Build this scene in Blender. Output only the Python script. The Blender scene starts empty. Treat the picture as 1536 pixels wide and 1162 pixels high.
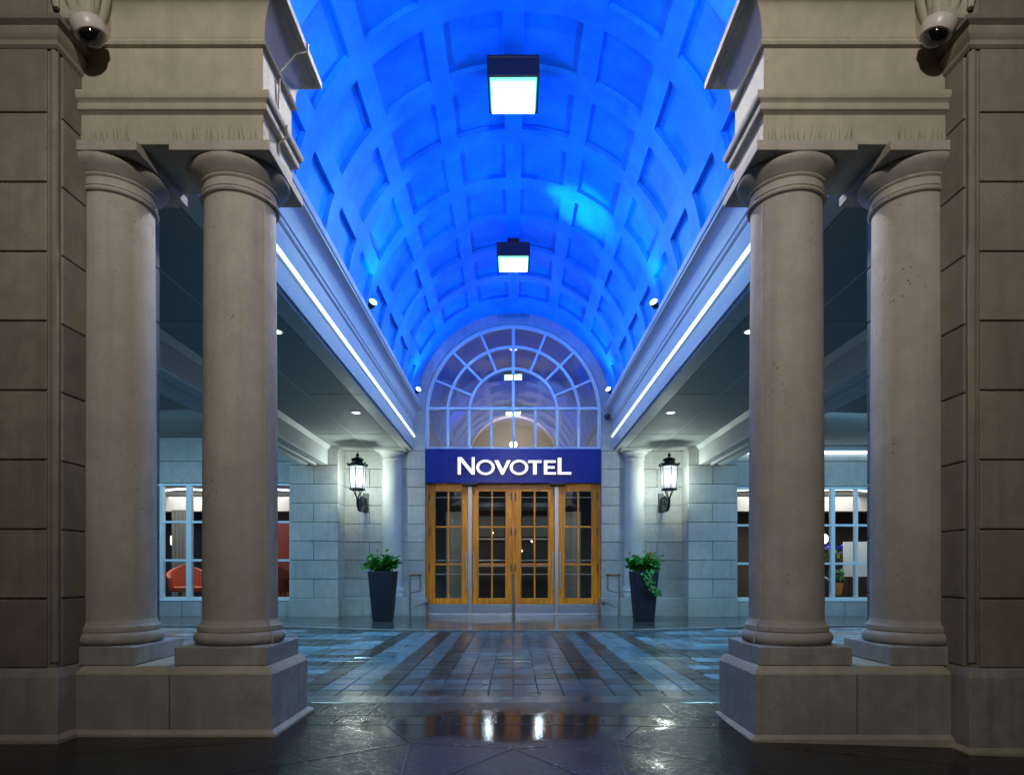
import bpy, bmesh, math, random
from mathutils import Vector, Matrix
R = math.radians
PI = math.pi
rng = random.Random(11)
scene = bpy.context.scene
col = scene.collection

# ------------------------------------------------------------------ materials
def new_mat(name):
    m = bpy.data.materials.new(name); m.use_nodes = True
    nt = m.node_tree
    for n in list(nt.nodes): nt.nodes.remove(n)
    out = nt.nodes.new('ShaderNodeOutputMaterial')
    return m, nt, out

def N(nt, typ, **kw):
    n = nt.nodes.new(typ)
    for k, v in kw.items():
        if k.startswith('i_'):
            n.inputs[k[2:].replace('_', ' ')].default_value = v
        else:
            setattr(n, k, v)
    return n

def ramp(nt, fac, stops):
    r = nt.nodes.new('ShaderNodeValToRGB')
    e = r.color_ramp.elements
    while len(e) < len(stops): e.new(0.5)
    for el, (p, c) in zip(e, stops):
        el.position = p
        el.color = (c, c, c, 1) if not isinstance(c, (tuple, list)) else (*c, 1)
    nt.links.new(fac, r.inputs['Fac'])
    return r.outputs['Color']

def noise(nt, vec, scale, detail=4, rough=0.55):
    n = N(nt, 'ShaderNodeTexNoise')
    n.inputs['Scale'].default_value = scale
    n.inputs['Detail'].default_value = detail
    n.inputs['Roughness'].default_value = rough
    nt.links.new(vec, n.inputs['Vector'])
    return n.outputs['Fac']

def mixc(nt, a, b, fac, mode='MIX'):
    m = N(nt, 'ShaderNodeMix', data_type='RGBA', blend_type=mode)
    for sock, v in ((m.inputs[0], fac), (m.inputs[6], a), (m.inputs[7], b)):
        if hasattr(v, 'is_linked'): nt.links.new(v, sock)
        elif isinstance(v, (int, float)): sock.default_value = v
        else: sock.default_value = (*v, 1)
    return m.outputs[2]

def stone(name, c, var=0.25, pits=0.5, rough=0.8, grime=0.35, bump=0.25, blocks=0.0):
    m, nt, out = new_mat(name)
    tc = N(nt, 'ShaderNodeNewGeometry')
    v = tc.outputs['Position']
    b = N(nt, 'ShaderNodeBsdfPrincipled')
    big = noise(nt, v, 1.7, 5, 0.6)
    mid = noise(nt, v, 9, 6, 0.65)
    fine = noise(nt, v, 130, 3, 0.6)
    c2 = tuple(x * (1 - var) for x in c)
    c3 = tuple(x * (1 + var * 0.5) for x in c)
    k = mixc(nt, c2, c3, ramp(nt, big, [(0.3, 0.0), (0.7, 1.0)]))
    k = mixc(nt, k, tuple(x * 0.72 for x in c), ramp(nt, mid, [(0.43, 0.0), (0.66, min(1.0, grime * 1.25))]))
    k = mixc(nt, k, tuple(x * 0.55 for x in c), ramp(nt, fine, [(0.55, 0.0), (0.8, 0.5)]))
    # small pits, clustered
    vor = N(nt, 'ShaderNodeTexVoronoi'); vor.inputs['Scale'].default_value = 30
    nt.links.new(v, vor.inputs['Vector'])
    pit = ramp(nt, vor.outputs['Distance'], [(0.09, 1.0), (0.19, 0.0)])
    clus = ramp(nt, noise(nt, v, 3.1, 2), [(0.52, 0.0), (0.66, pits)])
    mm = N(nt, 'ShaderNodeMath', operation='MULTIPLY')
    nt.links.new(pit, mm.inputs[0]); nt.links.new(clus, mm.inputs[1])
    k = mixc(nt, k, tuple(x * 0.25 for x in c), mm.outputs[0])
    # rain streaks : noise stretched along z
    mp = N(nt, 'ShaderNodeMapping'); mp.inputs['Scale'].default_value = (14, 14, 0.9)
    nt.links.new(v, mp.inputs['Vector'])
    st = noise(nt, mp.outputs['Vector'], 1.0, 3, 0.5)
    k = mixc(nt, k, tuple(x * 0.7 for x in c), ramp(nt, st, [(0.48, 0.0), (0.72, min(1.0, grime * 1.2))]))
    if blocks:
        k = mixc(nt, k, (0, 0, 0), ramp(nt, tc.outputs['Random Per Island'], [(0.0, 0.0), (1.0, blocks)]))
    nt.links.new(k, b.inputs['Base Color'])
    b.inputs['Roughness'].default_value = rough
    b.inputs['Specular IOR Level'].default_value = 0.3
    bp = N(nt, 'ShaderNodeBump'); bp.inputs['Strength'].default_value = bump
    bp.inputs['Distance'].default_value = 0.004
    hs = N(nt, 'ShaderNodeMath', operation='SUBTRACT')
    nt.links.new(fine, hs.inputs[0]); nt.links.new(mm.outputs[0], hs.inputs[1])
    nt.links.new(hs.outputs[0], bp.inputs['Height'])
    nt.links.new(bp.outputs['Normal'], b.inputs['Normal'])
    nt.links.new(b.outputs[0], out.inputs[0])
    return m

def plain(name, c, rough=0.5, metal=0.0, var=0.12, scale=12, bump=0.0, spec=0.5, coat=0.0):
    m, nt, out = new_mat(name)
    g = N(nt, 'ShaderNodeNewGeometry')
    b = N(nt, 'ShaderNodeBsdfPrincipled')
    n = noise(nt, g.outputs['Position'], scale, 4)
    k = mixc(nt, tuple(x * (1 - var) for x in c), tuple(min(1, x * (1 + var)) for x in c), n)
    nt.links.new(k, b.inputs['Base Color'])
    nt.links.new(ramp(nt, n, [(0.2, max(0.02, rough - 0.08)), (0.8, min(1, rough + 0.08))]), b.inputs['Roughness'])
    b.inputs['Metallic'].default_value = metal
    b.inputs['Specular IOR Level'].default_value = spec
    b.inputs['Coat Weight'].default_value = coat
    if bump:
        bp = N(nt, 'ShaderNodeBump'); bp.inputs['Strength'].default_value = bump
        bp.inputs['Distance'].default_value = 0.004
        nt.links.new(noise(nt, g.outputs['Position'], 160, 3), bp.inputs['Height'])
        nt.links.new(bp.outputs['Normal'], b.inputs['Normal'])
    nt.links.new(b.outputs[0], out.inputs[0])
    return m

def emit(name, c, s):
    m, nt, out = new_mat(name)
    e = N(nt, 'ShaderNodeEmission'); e.inputs['Color'].default_value = (*c, 1)
    e.inputs['Strength'].default_value = s
    nt.links.new(e.outputs[0], out.inputs[0])
    return m

def glass(name, tint=(0.86, 0.9, 0.92), refl=0.10, rough=0.0, wobble=0.0):
    m, nt, out = new_mat(name)
    t = N(nt, 'ShaderNodeBsdfTransparent'); t.inputs['Color'].default_value = (*tint, 1)
    gl = N(nt, 'ShaderNodeBsdfGlossy'); gl.inputs['Roughness'].default_value = rough
    lw = N(nt, 'ShaderNodeLayerWeight'); lw.inputs['Blend'].default_value = 0.35
    f = N(nt, 'ShaderNodeMath', operation='MULTIPLY_ADD')
    nt.links.new(lw.outputs['Fresnel'], f.inputs[0]); f.inputs[1].default_value = 0.9; f.inputs[2].default_value = refl
    f.use_clamp = True
    if wobble:
        g = N(nt, 'ShaderNodeNewGeometry')
        bp = N(nt, 'ShaderNodeBump'); bp.inputs['Strength'].default_value = wobble; bp.inputs['Distance'].default_value = 0.02
        nt.links.new(noise(nt, g.outputs['Position'], 1.6, 1), bp.inputs['Height'])
        nt.links.new(bp.outputs['Normal'], gl.inputs['Normal'])
    mx = N(nt, 'ShaderNodeMixShader')
    nt.links.new(f.outputs[0], mx.inputs[0]); nt.links.new(t.outputs[0], mx.inputs[1]); nt.links.new(gl.outputs[0], mx.inputs[2])
    nt.links.new(mx.outputs[0], out.inputs[0])
    return m

def wood(name, c):
    m, nt, out = new_mat(name)
    g = N(nt, 'ShaderNodeNewGeometry')
    b = N(nt, 'ShaderNodeBsdfPrincipled')
    mp = N(nt, 'ShaderNodeMapping'); mp.inputs['Scale'].default_value = (40, 40, 2.2)
    nt.links.new(g.outputs['Position'], mp.inputs['Vector'])
    n = noise(nt, mp.outputs['Vector'], 1.0, 6, 0.6)
    big = noise(nt, g.outputs['Position'], 3.0, 2)
    k = mixc(nt, tuple(x * 0.48 for x in c), tuple(min(0.95, x * 1.2) for x in c), ramp(nt, n, [(0.35, 0.0), (0.68, 1.0)]))
    k = mixc(nt, k, tuple(x * 0.7 for x in c), ramp(nt, big, [(0.45, 0.0), (0.7, 0.6)]))
    nt.links.new(k, b.inputs['Base Color']); b.inputs['Roughness'].default_value = 0.38
    nt.links.new(b.outputs[0], out.inputs[0])
    return m

def wet_ground(name, c, attr=False, r_wet=0.08, r_dry=0.42, bump=0.35, bscale=120, pud=(0.42, 0.62), pscale=0.9, var=0.35, dist=0.003, pool=None, spec=0.7):
    m, nt, out = new_mat(name)
    g = N(nt, 'ShaderNodeNewGeometry'); v = g.outputs['Position']
    b = N(nt, 'ShaderNodeBsdfPrincipled')
    base = c
    if attr:
        a = N(nt, 'ShaderNodeVertexColor'); a.layer_name = 'Tone'; base = a.outputs['Color']
    fine = noise(nt, v, bscale, 3, 0.7)
    mid = noise(nt, v, 5, 5, 0.6)
    k = mixc(nt, base, (0.004, 0.004, 0.005), ramp(nt, mid, [(0.35, 0.0), (0.8, var * 1.6)]))
    k = mixc(nt, k, (0.16, 0.16, 0.17), ramp(nt, fine, [(0.62, 0.0), (0.85, 0.25)]))
    nt.links.new(k, b.inputs['Base Color'])
    p = noise(nt, v, pscale, 3, 0.55)
    if pool:
        mpp = N(nt, 'ShaderNodeMapping', vector_type='POINT')
        mpp.inputs['Location'].default_value = (0, -pool[0] / pool[2], 0); mpp.inputs['Scale'].default_value = (1 / pool[1], 1 / pool[2], 0)
        nt.links.new(v, mpp.inputs['Vector'])
        ln = N(nt, 'ShaderNodeVectorMath', operation='LENGTH'); nt.links.new(mpp.outputs[0], ln.inputs[0])
        mr = N(nt, 'ShaderNodeMapRange'); mr.inputs['From Min'].default_value = 0.5; mr.inputs['From Max'].default_value = 1.5
        mr.inputs['To Min'].default_value = -0.22; mr.inputs['To Max'].default_value = 0.10
        nt.links.new(ln.outputs['Value'], mr.inputs['Value'])
        ad = N(nt, 'ShaderNodeMath', operation='ADD'); nt.links.new(p, ad.inputs[0]); nt.links.new(mr.outputs[0], ad.inputs[1]); p = ad.outputs[0]
    mask = ramp(nt, p, [(pud[0], 0.0), (pud[1], 1.0)])      # 1 = dry and grainy
    rr = N(nt, 'ShaderNodeMapRange'); rr.inputs['To Min'].default_value = r_wet; rr.inputs['To Max'].default_value = r_dry
    nt.links.new(mask, rr.inputs['Value']); nt.links.new(rr.outputs[0], b.inputs['Roughness'])
    bm = N(nt, 'ShaderNodeMapRange'); bm.inputs['To Min'].default_value = 0.03; bm.inputs['To Max'].default_value = bump
    nt.links.new(mask, bm.inputs['Value'])
    bp = N(nt, 'ShaderNodeBump'); bp.inputs['Distance'].default_value = dist
    nt.links.new(bm.outputs[0], bp.inputs['Strength']); nt.links.new(fine, bp.inputs['Height'])
    nt.links.new(bp.outputs['Normal'], b.inputs['Normal'])
    b.inputs['Specular IOR Level'].default_value = spec
    nt.links.new(b.outputs[0], out.inputs[0])
    return m

def vault_blue_light_paint():
    m, nt, out = new_mat('vault_blue_light_paint')
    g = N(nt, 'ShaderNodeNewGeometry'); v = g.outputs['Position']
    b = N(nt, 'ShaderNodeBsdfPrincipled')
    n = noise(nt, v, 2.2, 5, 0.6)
    k = mixc(nt, (0.006, 0.235, 0.64), (0.025, 0.41, 0.95), ramp(nt, n, [(0.3, 0.0), (0.7, 1.0)]))  # blue of the floodlights mixed into the base colour of a whitish vault
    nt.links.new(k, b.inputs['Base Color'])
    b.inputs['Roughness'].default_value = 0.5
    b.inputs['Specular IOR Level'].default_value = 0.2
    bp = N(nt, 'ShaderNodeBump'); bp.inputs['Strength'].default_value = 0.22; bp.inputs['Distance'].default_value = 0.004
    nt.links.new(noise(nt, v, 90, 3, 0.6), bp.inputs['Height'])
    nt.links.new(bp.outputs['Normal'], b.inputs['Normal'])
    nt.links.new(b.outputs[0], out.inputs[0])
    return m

def leaf_mat(name, c):
    m, nt, out = new_mat(name)
    g = N(nt, 'ShaderNodeNewGeometry')
    b = N(nt, 'ShaderNodeBsdfPrincipled')
    k = mixc(nt, tuple(x * 0.35 for x in c), tuple(x * 1.5 for x in c), g.outputs['Random Per Island'])
    nt.links.new(k, b.inputs['Base Color']); b.inputs['Roughness'].default_value = 0.4
    b.inputs['Transmission Weight'].default_value = 0.0
    tr = N(nt, 'ShaderNodeBsdfTranslucent'); nt.links.new(k, tr.inputs['Color'])
    mx = N(nt, 'ShaderNodeMixShader'); mx.inputs[0].default_value = 0.25
    nt.links.new(b.outputs[0], mx.inputs[1]); nt.links.new(tr.outputs[0], mx.inputs[2])
    nt.links.new(mx.outputs[0], out.inputs[0])
    return m

def lantern_glass():
    m, nt, out = new_mat('frosted_lantern_glass')
    g = N(nt, 'ShaderNodeTexCoord')
    sp = N(nt, 'ShaderNodeSeparateXYZ'); nt.links.new(g.outputs['Generated'], sp.inputs[0])
    # brighter belt around the bulb height, dimmer at the top and foot of the glass
    r = ramp(nt, sp.outputs['Z'], [(0.0, 0.55), (0.12, 0.5), (0.3, 1.0), (0.62, 1.0), (0.85, 0.62), (1.0, 0.4)])
    e = N(nt, 'ShaderNodeEmission'); e.inputs['Color'].default_value = (0.86, 0.93, 1.0, 1)
    ml = N(nt, 'ShaderNodeMath', operation='MULTIPLY'); ml.inputs[1].default_value = 2.0
    nt.links.new(r, ml.inputs[0]); nt.links.new(ml.outputs[0], e.inputs['Strength'])
    t = N(nt, 'ShaderNodeBsdfTransparent')
    tl = N(nt, 'ShaderNodeMixShader'); tl.inputs[0].default_value = 0.45
    nt.links.new(t.outputs[0], tl.inputs[1]); nt.links.new(e.outputs[0], tl.inputs[2])
    nt.links.new(tl.outputs[0], out.inputs[0])
    return m

def diffuser_mat():
    m, nt, out = new_mat('lantern_diffuser_light')
    tc = N(nt, 'ShaderNodeTexCoord')
    sp = N(nt, 'ShaderNodeSeparateXYZ'); nt.links.new(tc.outputs['Generated'], sp.inputs[0])
    ds = []
    for ax in ('X', 'Y'):
        a = N(nt, 'ShaderNodeMath', operation='SUBTRACT'); nt.links.new(sp.outputs[ax], a.inputs[0]); a.inputs[1].default_value = 0.5
        b = N(nt, 'ShaderNodeMath', operation='ABSOLUTE'); nt.links.new(a.outputs[0], b.inputs[0]); ds.append(b.outputs[0])
    mx = N(nt, 'ShaderNodeMath', operation='MAXIMUM'); nt.links.new(ds[0], mx.inputs[0]); nt.links.new(ds[1], mx.inputs[1])
    mr = N(nt, 'ShaderNodeMapRange', interpolation_type='SMOOTHERSTEP')
    mr.inputs['From Min'].default_value = 0.505; mr.inputs['From Max'].default_value = 0.28
    mr.inputs['To Min'].default_value = 0.0; mr.inputs['To Max'].default_value = 1.0
    nt.links.new(mx.outputs[0], mr.inputs['Value'])
    st = N(nt, 'ShaderNodeMath', operation='MULTIPLY_ADD'); nt.links.new(mr.outputs[0], st.inputs[0]); st.inputs[1].default_value = 120.0; st.inputs[2].default_value = 0.75
    e = N(nt, 'ShaderNodeEmission')
    nt.links.new(ramp(nt, mr.outputs[0], [(0.0, (0.22, 1.0, 0.80)), (0.05, (0.5, 1.0, 0.95)), (0.3, (0.56, 0.97, 1.0))]), e.inputs['Color'])
    nt.links.new(st.outputs[0], e.inputs['Strength'])
    nt.links.new(e.outputs[0], out.inputs[0])
    return m

M = {
    'pier': stone('pier_limestone', (0.36, 0.325, 0.265), 0.22, 0.5, grime=0.55, blocks=0.34),
    'column': stone('column_precast', (0.47, 0.435, 0.39), 0.2, 1.0, grime=0.42, bump=0.4),
    'entab': stone('entablature_stone', (0.50, 0.455, 0.37), 0.2, 0.45, grime=0.4),
    'pedestal': stone('pedestal_stone', (0.42, 0.41, 0.40), 0.3, 0.6, grime=0.7),
    'mortar': stone('mortar_edge', (0.50, 0.46, 0.38), 0.25, 0.2),
    'facade': stone('facade_limestone', (0.46, 0.47, 0.45), 0.16, 0.1, grime=0.4, bump=0.15, blocks=0.2),
    'facade_col': stone('facade_column_stone', (0.55, 0.56, 0.54), 0.1, 0.1, grime=0.15, bump=0.1),
    'vault': vault_blue_light_paint(),
    'fascia': plain('fascia_paint', (0.48, 0.50, 0.50), 0.55, var=0.08, scale=6, bump=0.1),
    'soffit': plain('soffit_paint', (0.27, 0.30, 0.29), 0.7, var=0.1, scale=3),
    'soffit_dark': plain('outer_soffit_paint', (0.22, 0.25, 0.25), 0.8, var=0.1, scale=3),
    'led': emit('led_strip_light', (0.62, 0.86, 1.0), 2.4),
    'led_soft': emit('cove_led_light', (0.75, 0.9, 1.0), 5.0),
    'diffuser': diffuser_mat(),
    'rim': emit('lantern_rim_glow', (0.05, 0.72, 0.62), 1.0),
    'lens': emit('downlight_lens_light', (0.9, 1.0, 0.96), 4.0),
    'flood': emit('floodlight_lens_light', (0.35, 0.62, 1.0), 14.0),
    'black': plain('black_metal', (0.02, 0.022, 0.025), 0.4, metal=0.3),
    'lantern_iron': plain('lantern_iron', (0.035, 0.045, 0.045), 0.45, metal=0.5),
    'lantern_glass': lantern_glass(),
    'steel': plain('brushed_steel', (0.62, 0.63, 0.64), 0.40, metal=1.0, scale=60),
    'kick': plain('kick_plate_steel_blue_reflection', (0.46, 0.58, 0.78), 0.33, metal=1.0, scale=50),  # blue reflection of the vault put into the steel colour
    'steel_dark': plain('rail_steel', (0.38, 0.38, 0.38), 0.38, metal=0.9, scale=40),
    'bronze': plain('hinge_bronze', (0.22, 0.17, 0.12), 0.4, metal=0.8),
    'wood': wood('door_oak', (0.86, 0.29, 0.012)),
    'rail_wood': wood('rail_cap', (0.20, 0.13, 0.08)),
    'door_glass': glass('door_glass', (0.72, 0.78, 0.8), 0.09),
    'fan_glass': glass('fanlight_glass', (0.8, 0.84, 0.88), 0.17, wobble=0.14),
    'window_glass': glass('window_glass', (0.88, 0.92, 0.93), 0.04),
    'frame': plain('white_window_paint_blue_lit', (0.56, 0.70, 0.76), 0.45, var=0.05),  # blue light on white paint put into the base colour
    'sign': plain('sign_blue_panel', (0.0008, 0.017, 0.21), 0.30, var=0.1, scale=2, spec=0.25),
    'letter': emit('sign_letter_light', (0.98, 0.99, 1.0), 1.25),
    'letter_side': plain('sign_letter_return', (0.55, 0.6, 0.7), 0.5),
    'pot': plain('planter_charcoal', (0.008, 0.016, 0.03), 0.6, var=0.2, spec=0.3),
    'soil': plain('planter_soil', (0.03, 0.02, 0.012), 0.95, bump=0.5),
    'leaf': leaf_mat('leaf_green', (0.045, 0.34, 0.03)),
    'leaf2': leaf_mat('leaf_vine', (0.035, 0.24, 0.04)),
    'red': plain('flower_red', (0.55, 0.05, 0.04), 0.5),
    'orange': plain('flower_orange', (0.75, 0.24, 0.03), 0.5),
    'purple': plain('leaf_purple', (0.05, 0.012, 0.05), 0.5),
    'cam_white': plain('camera_white', (0.62, 0.56, 0.53), 0.35, var=0.04),
    'cam_dome': plain('camera_smoked_dome', (0.006, 0.006, 0.007), 0.06, var=0.0, spec=0.8, coat=0.5),
    'cable': plain('cable_beige', (0.30, 0.26, 0.19), 0.6),
    'spike': plain('bird_spike_wire', (0.24, 0.22, 0.18), 0.5, metal=0.4),
    'pave': wet_ground('wet_granite_paving', (0.024, 0.023, 0.023), r_wet=0.09, r_dry=0.16, bump=0.55, bscale=40, pud=(0.40, 0.54), pscale=1.3, dist=0.008, pool=(3.58, 0.75, 0.30), spec=0.22),
    'paver': wet_ground('wet_driveway_paver', (0.1, 0.1, 0.1), attr=True, r_wet=0.17, r_dry=0.34, bump=0.35, bscale=60, pud=(0.36, 0.66), pscale=0.7, spec=0.32),
    'joint': plain('driveway_bed', (0.018, 0.019, 0.02), 0.35),
    'kerb': wet_ground('wet_kerb_granite', (0.06, 0.085, 0.10), r_wet=0.12, r_dry=0.3, bump=0.3),
    'kerb_light': wet_ground('pale_kerb_granite', (0.22, 0.24, 0.25), r_wet=0.15, r_dry=0.3, bump=0.3),
    'far_pave': wet_ground('wet_entrance_paving', (0.055, 0.06, 0.065), r_wet=0.10, r_dry=0.26, bump=0.25, bscale=50, pud=(0.4, 0.7)),
    'asphalt': wet_ground('wet_asphalt', (0.05, 0.05, 0.05), r_wet=0.15, r_dry=0.5, bump=0.6),
    'groove': plain('paving_groove', (0.012, 0.012, 0.013), 0.25),
    'int_wall': plain('lobby_plaster', (0.45, 0.43, 0.46), 0.8, var=0.06, scale=2),
    'int_cream': plain('lobby_cream', (0.72, 0.66, 0.60), 0.8, var=0.06, scale=2),
    'int_dark': plain('vestibule_dark', (0.035, 0.055, 0.065), 0.5, var=0.2, scale=2),
    'int_brown': plain('lobby_brown_beam', (0.12, 0.04, 0.03), 0.6),
    'int_navy': plain('room_navy', (0.014, 0.026, 0.055), 0.45, var=0.3, scale=1.5),
    'int_ceiling': plain('room_ceiling', (0.62, 0.62, 0.60), 0.8, var=0.04),
    'int_floor': plain('lobby_floor_tile', (0.10, 0.10, 0.10), 0.2),
    'rust': plain('armchair_rust', (0.42, 0.07, 0.025), 0.75, bump=0.2),
    'redpanel': plain('red_panel', (0.25, 0.022, 0.010), 0.35, var=0.15),
    'brown': plain('room_brown', (0.05, 0.032, 0.02), 0.5),
    'white': plain('matt_white', (0.72, 0.72, 0.72), 0.5),
    'globe': emit('globe_lamp_light', (1.0, 0.86, 0.62), 9.0),
    'warm': emit('warm_lamp_light', (1.0, 0.80, 0.52), 14.0),
    'bluething': plain('blue_petal', (0.02, 0.05, 0.7), 0.5),
    'yellow': plain('yellow_petal', (0.75, 0.65, 0.2), 0.5),
    'transom': plain('inner_transom_panel', (0.13, 0.135, 0.125), 0.6, var=0.05, scale=2),
    'greydoor': plain('inner_panel', (0.38, 0.40, 0.37), 0.6, var=0.05, scale=2),
}

# ------------------------------------------------------------------ mesh builder
class MB:
    def __init__(s): s.v = []; s.f = []; s.mi = []
    def add(s, vs, fs, mi=0):
        o = len(s.v); s.v += [tuple(p) for p in vs]
        for f in fs: s.f.append([i + o for i in f]); s.mi.append(mi)
        return s
    def box(s, x0, x1, y0, y1, z0, z1, mi=0):
        vs = [(x0, y0, z0), (x1, y0, z0), (x1, y1, z0), (x0, y1, z0), (x0, y0, z1), (x1, y0, z1), (x1, y1, z1), (x0, y1, z1)]
        return s.add(vs, [(0, 3, 2, 1), (4, 5, 6, 7), (0, 1, 5, 4), (1, 2, 6, 5), (2, 3, 7, 6), (3, 0, 4, 7)], mi)
    def taper(s, cx, cy, z0, z1, a0, b0, a1, b1, mi=0):
        vs = []
        for z, a, b in ((z0, a0, b0), (z1, a1, b1)):
            vs += [(cx - a, cy - b, z), (cx + a, cy - b, z), (cx + a, cy + b, z), (cx - a, cy + b, z)]
        return s.add(vs, [(0, 3, 2, 1), (4, 5, 6, 7), (0, 1, 5, 4), (1, 2, 6, 5), (2, 3, 7, 6), (3, 0, 4, 7)], mi)
    def lathe(s, cx, cy, prof, seg=48, a0=0, a1=2 * PI, cap=True):
        full = abs(a1 - a0 - 2 * PI) < 1e-6
        n = seg if full else seg + 1
        vs = []
        for r, z in prof:
            for i in range(n):
                a = a0 + (a1 - a0) * i / seg
                vs.append((cx + r * math.cos(a), cy + r * math.sin(a), z))
        fs = []
        for k in range(len(prof) - 1):
            for i in range(seg):
                j = (i + 1) % n
                fs.append((k * n + i, k * n + j, (k + 1) * n + j, (k + 1) * n + i))
        if cap:
            fs.append(tuple(reversed(range(n)))); fs.append(tuple(range((len(prof) - 1) * n, len(prof) * n)))
        return s.add(vs, fs)
    def ring(s, x0, x1, y0, y1, prof, cap=True):
        """moulding: rectangle in plan offset outward by d at height z"""
        vs = []
        for d, z in prof:
            vs += [(x0 - d, y0 - d, z), (x1 + d, y0 - d, z), (x1 + d, y1 + d, z), (x0 - d, y1 + d, z)]
        fs = []
        for k in range(len(prof) - 1):
            for i in range(4):
                j = (i + 1) % 4
                fs.append((4 * k + i, 4 * k + j, 4 * k + 4 + j, 4 * k + 4 + i))
        if cap:
            fs.append((3, 2, 1, 0)); t = 4 * (len(prof) - 1); fs.append((t, t + 1, t + 2, t + 3))
        return s.add(vs, fs)
    def prism(s, poly, ax, a, b, mi=0):
        """2d polygon extruded along axis ax ('x': poly=(y,z), 'y': poly=(x,z), 'z': poly=(x,y))"""
        def P(p, t): return (t, p[0], p[1]) if ax == 'x' else (p[0], t, p[1]) if ax == 'y' else (p[0], p[1], t)
        n = len(poly)
        vs = [P(p, a) for p in poly] + [P(p, b) for p in poly]
        fs = [tuple(range(n)), tuple(range(2 * n - 1, n - 1, -1))] + [(i, n + i, n + (i + 1) % n, (i + 1) % n) for i in range(n)]
        return s.add(vs, fs, mi)
    def tube(s, pts, r, seg=10, cap=True):
        pts = [Vector(p) for p in pts]; n = len(pts)
        rs = r if isinstance(r, (list, tuple)) else [r] * n
        t0 = (pts[1] - pts[0]).normalized()
        up = Vector((0, 0, 1)) if abs(t0.z) < 0.9 else Vector((1, 0, 0))
        a = t0.cross(up).normalized()
        vs = []
        for i, p in enumerate(pts):
            t = (pts[min(i + 1, n - 1)] - pts[max(i - 1, 0)]).normalized()
            a = (a - t * a.dot(t)).normalized(); b = t.cross(a)
            for k in range(seg):
                an = 2 * PI * k / seg
                vs.append(p + (a * math.cos(an) + b * math.sin(an)) * rs[i])
        fs = []
        for i in range(n - 1):
            for k in range(seg):
                j = (k + 1) % seg
                fs.append((i * seg + k, i * seg + j, (i + 1) * seg + j, (i + 1) * seg + k))
        if cap: fs.append(tuple(reversed(range(seg)))); fs.append(tuple(range((n - 1) * seg, n * seg)))
        return s.add(vs, fs)
    def sphere(s, c, rx, ry=None, rz=None, u=20, v=12, v0=0.0, v1=1.0):
        ry = ry or rx; rz = rz or rx
        vs = []
        for j in range(v + 1):
            ph = PI * (v0 + (v1 - v0) * j / v)
            for i in range(u):
                th = 2 * PI * i / u
                vs.append((c[0] + rx * math.sin(ph) * math.cos(th), c[1] + ry * math.sin(ph) * math.sin(th), c[2] + rz * math.cos(ph)))
        fs = [(j * u + i, (j + 1) * u + i, (j + 1) * u + (i + 1) % u, j * u + (i + 1) % u) for j in range(v) for i in range(u)]
        return s.add(vs, fs)
    def build(s, name, mats, parent=None, bev=0.0, smooth=None, kind=None, fix=True, loc=None):
        me = bpy.data.meshes.new(name)
        vs = s.v
        if loc is not None: vs = [(x - loc[0], y - loc[1], z - loc[2]) for x, y, z in vs]
        me.from_pydata(vs, [], s.f)
        mats = mats if isinstance(mats, (list, tuple)) else [mats]
        for m in mats: me.materials.append(m)
        for p, i in zip(me.polygons, s.mi): p.material_index = i
        if fix:
            bm = bmesh.new(); bm.from_mesh(me)
            bmesh.ops.remove_doubles(bm, verts=bm.verts, dist=1e-5)
            bmesh.ops.recalc_face_normals(bm, faces=bm.faces)
            bm.to_mesh(me); bm.free()
        if smooth is not None:
            for p in me.polygons: p.use_smooth = True
            me.set_sharp_from_angle(angle=R(smooth))
        o = bpy.data.objects.new(name, me); col.objects.link(o)
        if loc is not None: o.location = loc
        if bev:
            b = o.modifiers.new('bevel', 'BEVEL'); b.width = bev; b.segments = 2; b.limit_method = 'ANGLE'; b.angle_limit = R(40)
        if parent is not None:
            o.parent = parent
            if loc is None:
                o.matrix_parent_inverse = parent.matrix_basis.inverted()
        if kind: o['kind'] = kind
        return o

def thing(name, label, cat, loc=(0, 0, 0), group=None):
    o = bpy.data.objects.new(name, None); col.objects.link(o); o.location = loc
    o.empty_display_size = 0.1
    o['label'] = label; o['category'] = cat
    if group: o['group'] = group
    return o
def tag(o, label, cat, group=None):
    o['label'] = label; o['category'] = cat
    if group: o['group'] = group
    return o
def side(s): return 'left' if s < 0 else 'right'
def xr(s, a, b): return (min(s * a, s * b), max(s * a, s * b))
def copy_tree(o, parent=None):
    c = o.copy(); col.objects.link(c)
    if parent is not None: c.parent = parent
    for ch in list(o.children): copy_tree(ch, c)
    return c

def ashlar(mb, x0, x1, y0, y1, z0, ch, n, vj=None, gap=0.010, ztop=None, first=1):
    """courses of stone blocks; vj: list of x for vertical joints on alternate courses"""
    for k in range(n):
        a = z0 + k * ch + gap / 2; b = z0 + (k + 1) * ch - gap / 2
        if ztop and b > ztop: b = ztop
        if b - a < 0.02: continue
        cuts = [x0, x1]
        if vj and k % 2 == (first + 1) % 2: cuts = [x0] + [j for j in vj if x0 < j < x1] + [x1]
        for i in range(len(cuts) - 1):
            mb.box(cuts[i] + (gap / 2 if i else 0), cuts[i + 1] - (gap / 2 if i < len(cuts) - 2 else 0), y0, y1, a, b)

# ------------------------------------------------------------------ key dimensions (metres; camera at x=0, y=0)
CAMZ = 0.86
YC = 3.615                  # column line of the front portico
XI, XO = 1.556, 2.262       # inner / outer column axis
YP, XP = 3.2, 2.31          # pier front face, pier inner side face
YN, YPI, YD = 12.65, 12.15, 12.8   # niche wall, facade pilaster front, door plane
ZS = 3.27                   # side soffit
VZ, VR = 4.08, 1.94         # vault springing and radius
def gz(x, y=3.3):
    k = min(1.0, max(0.0, (4.12 - y) / 0.8))
    return -0.03 * max(0.0, min(x, 6.0) - 0.4) * k

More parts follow.
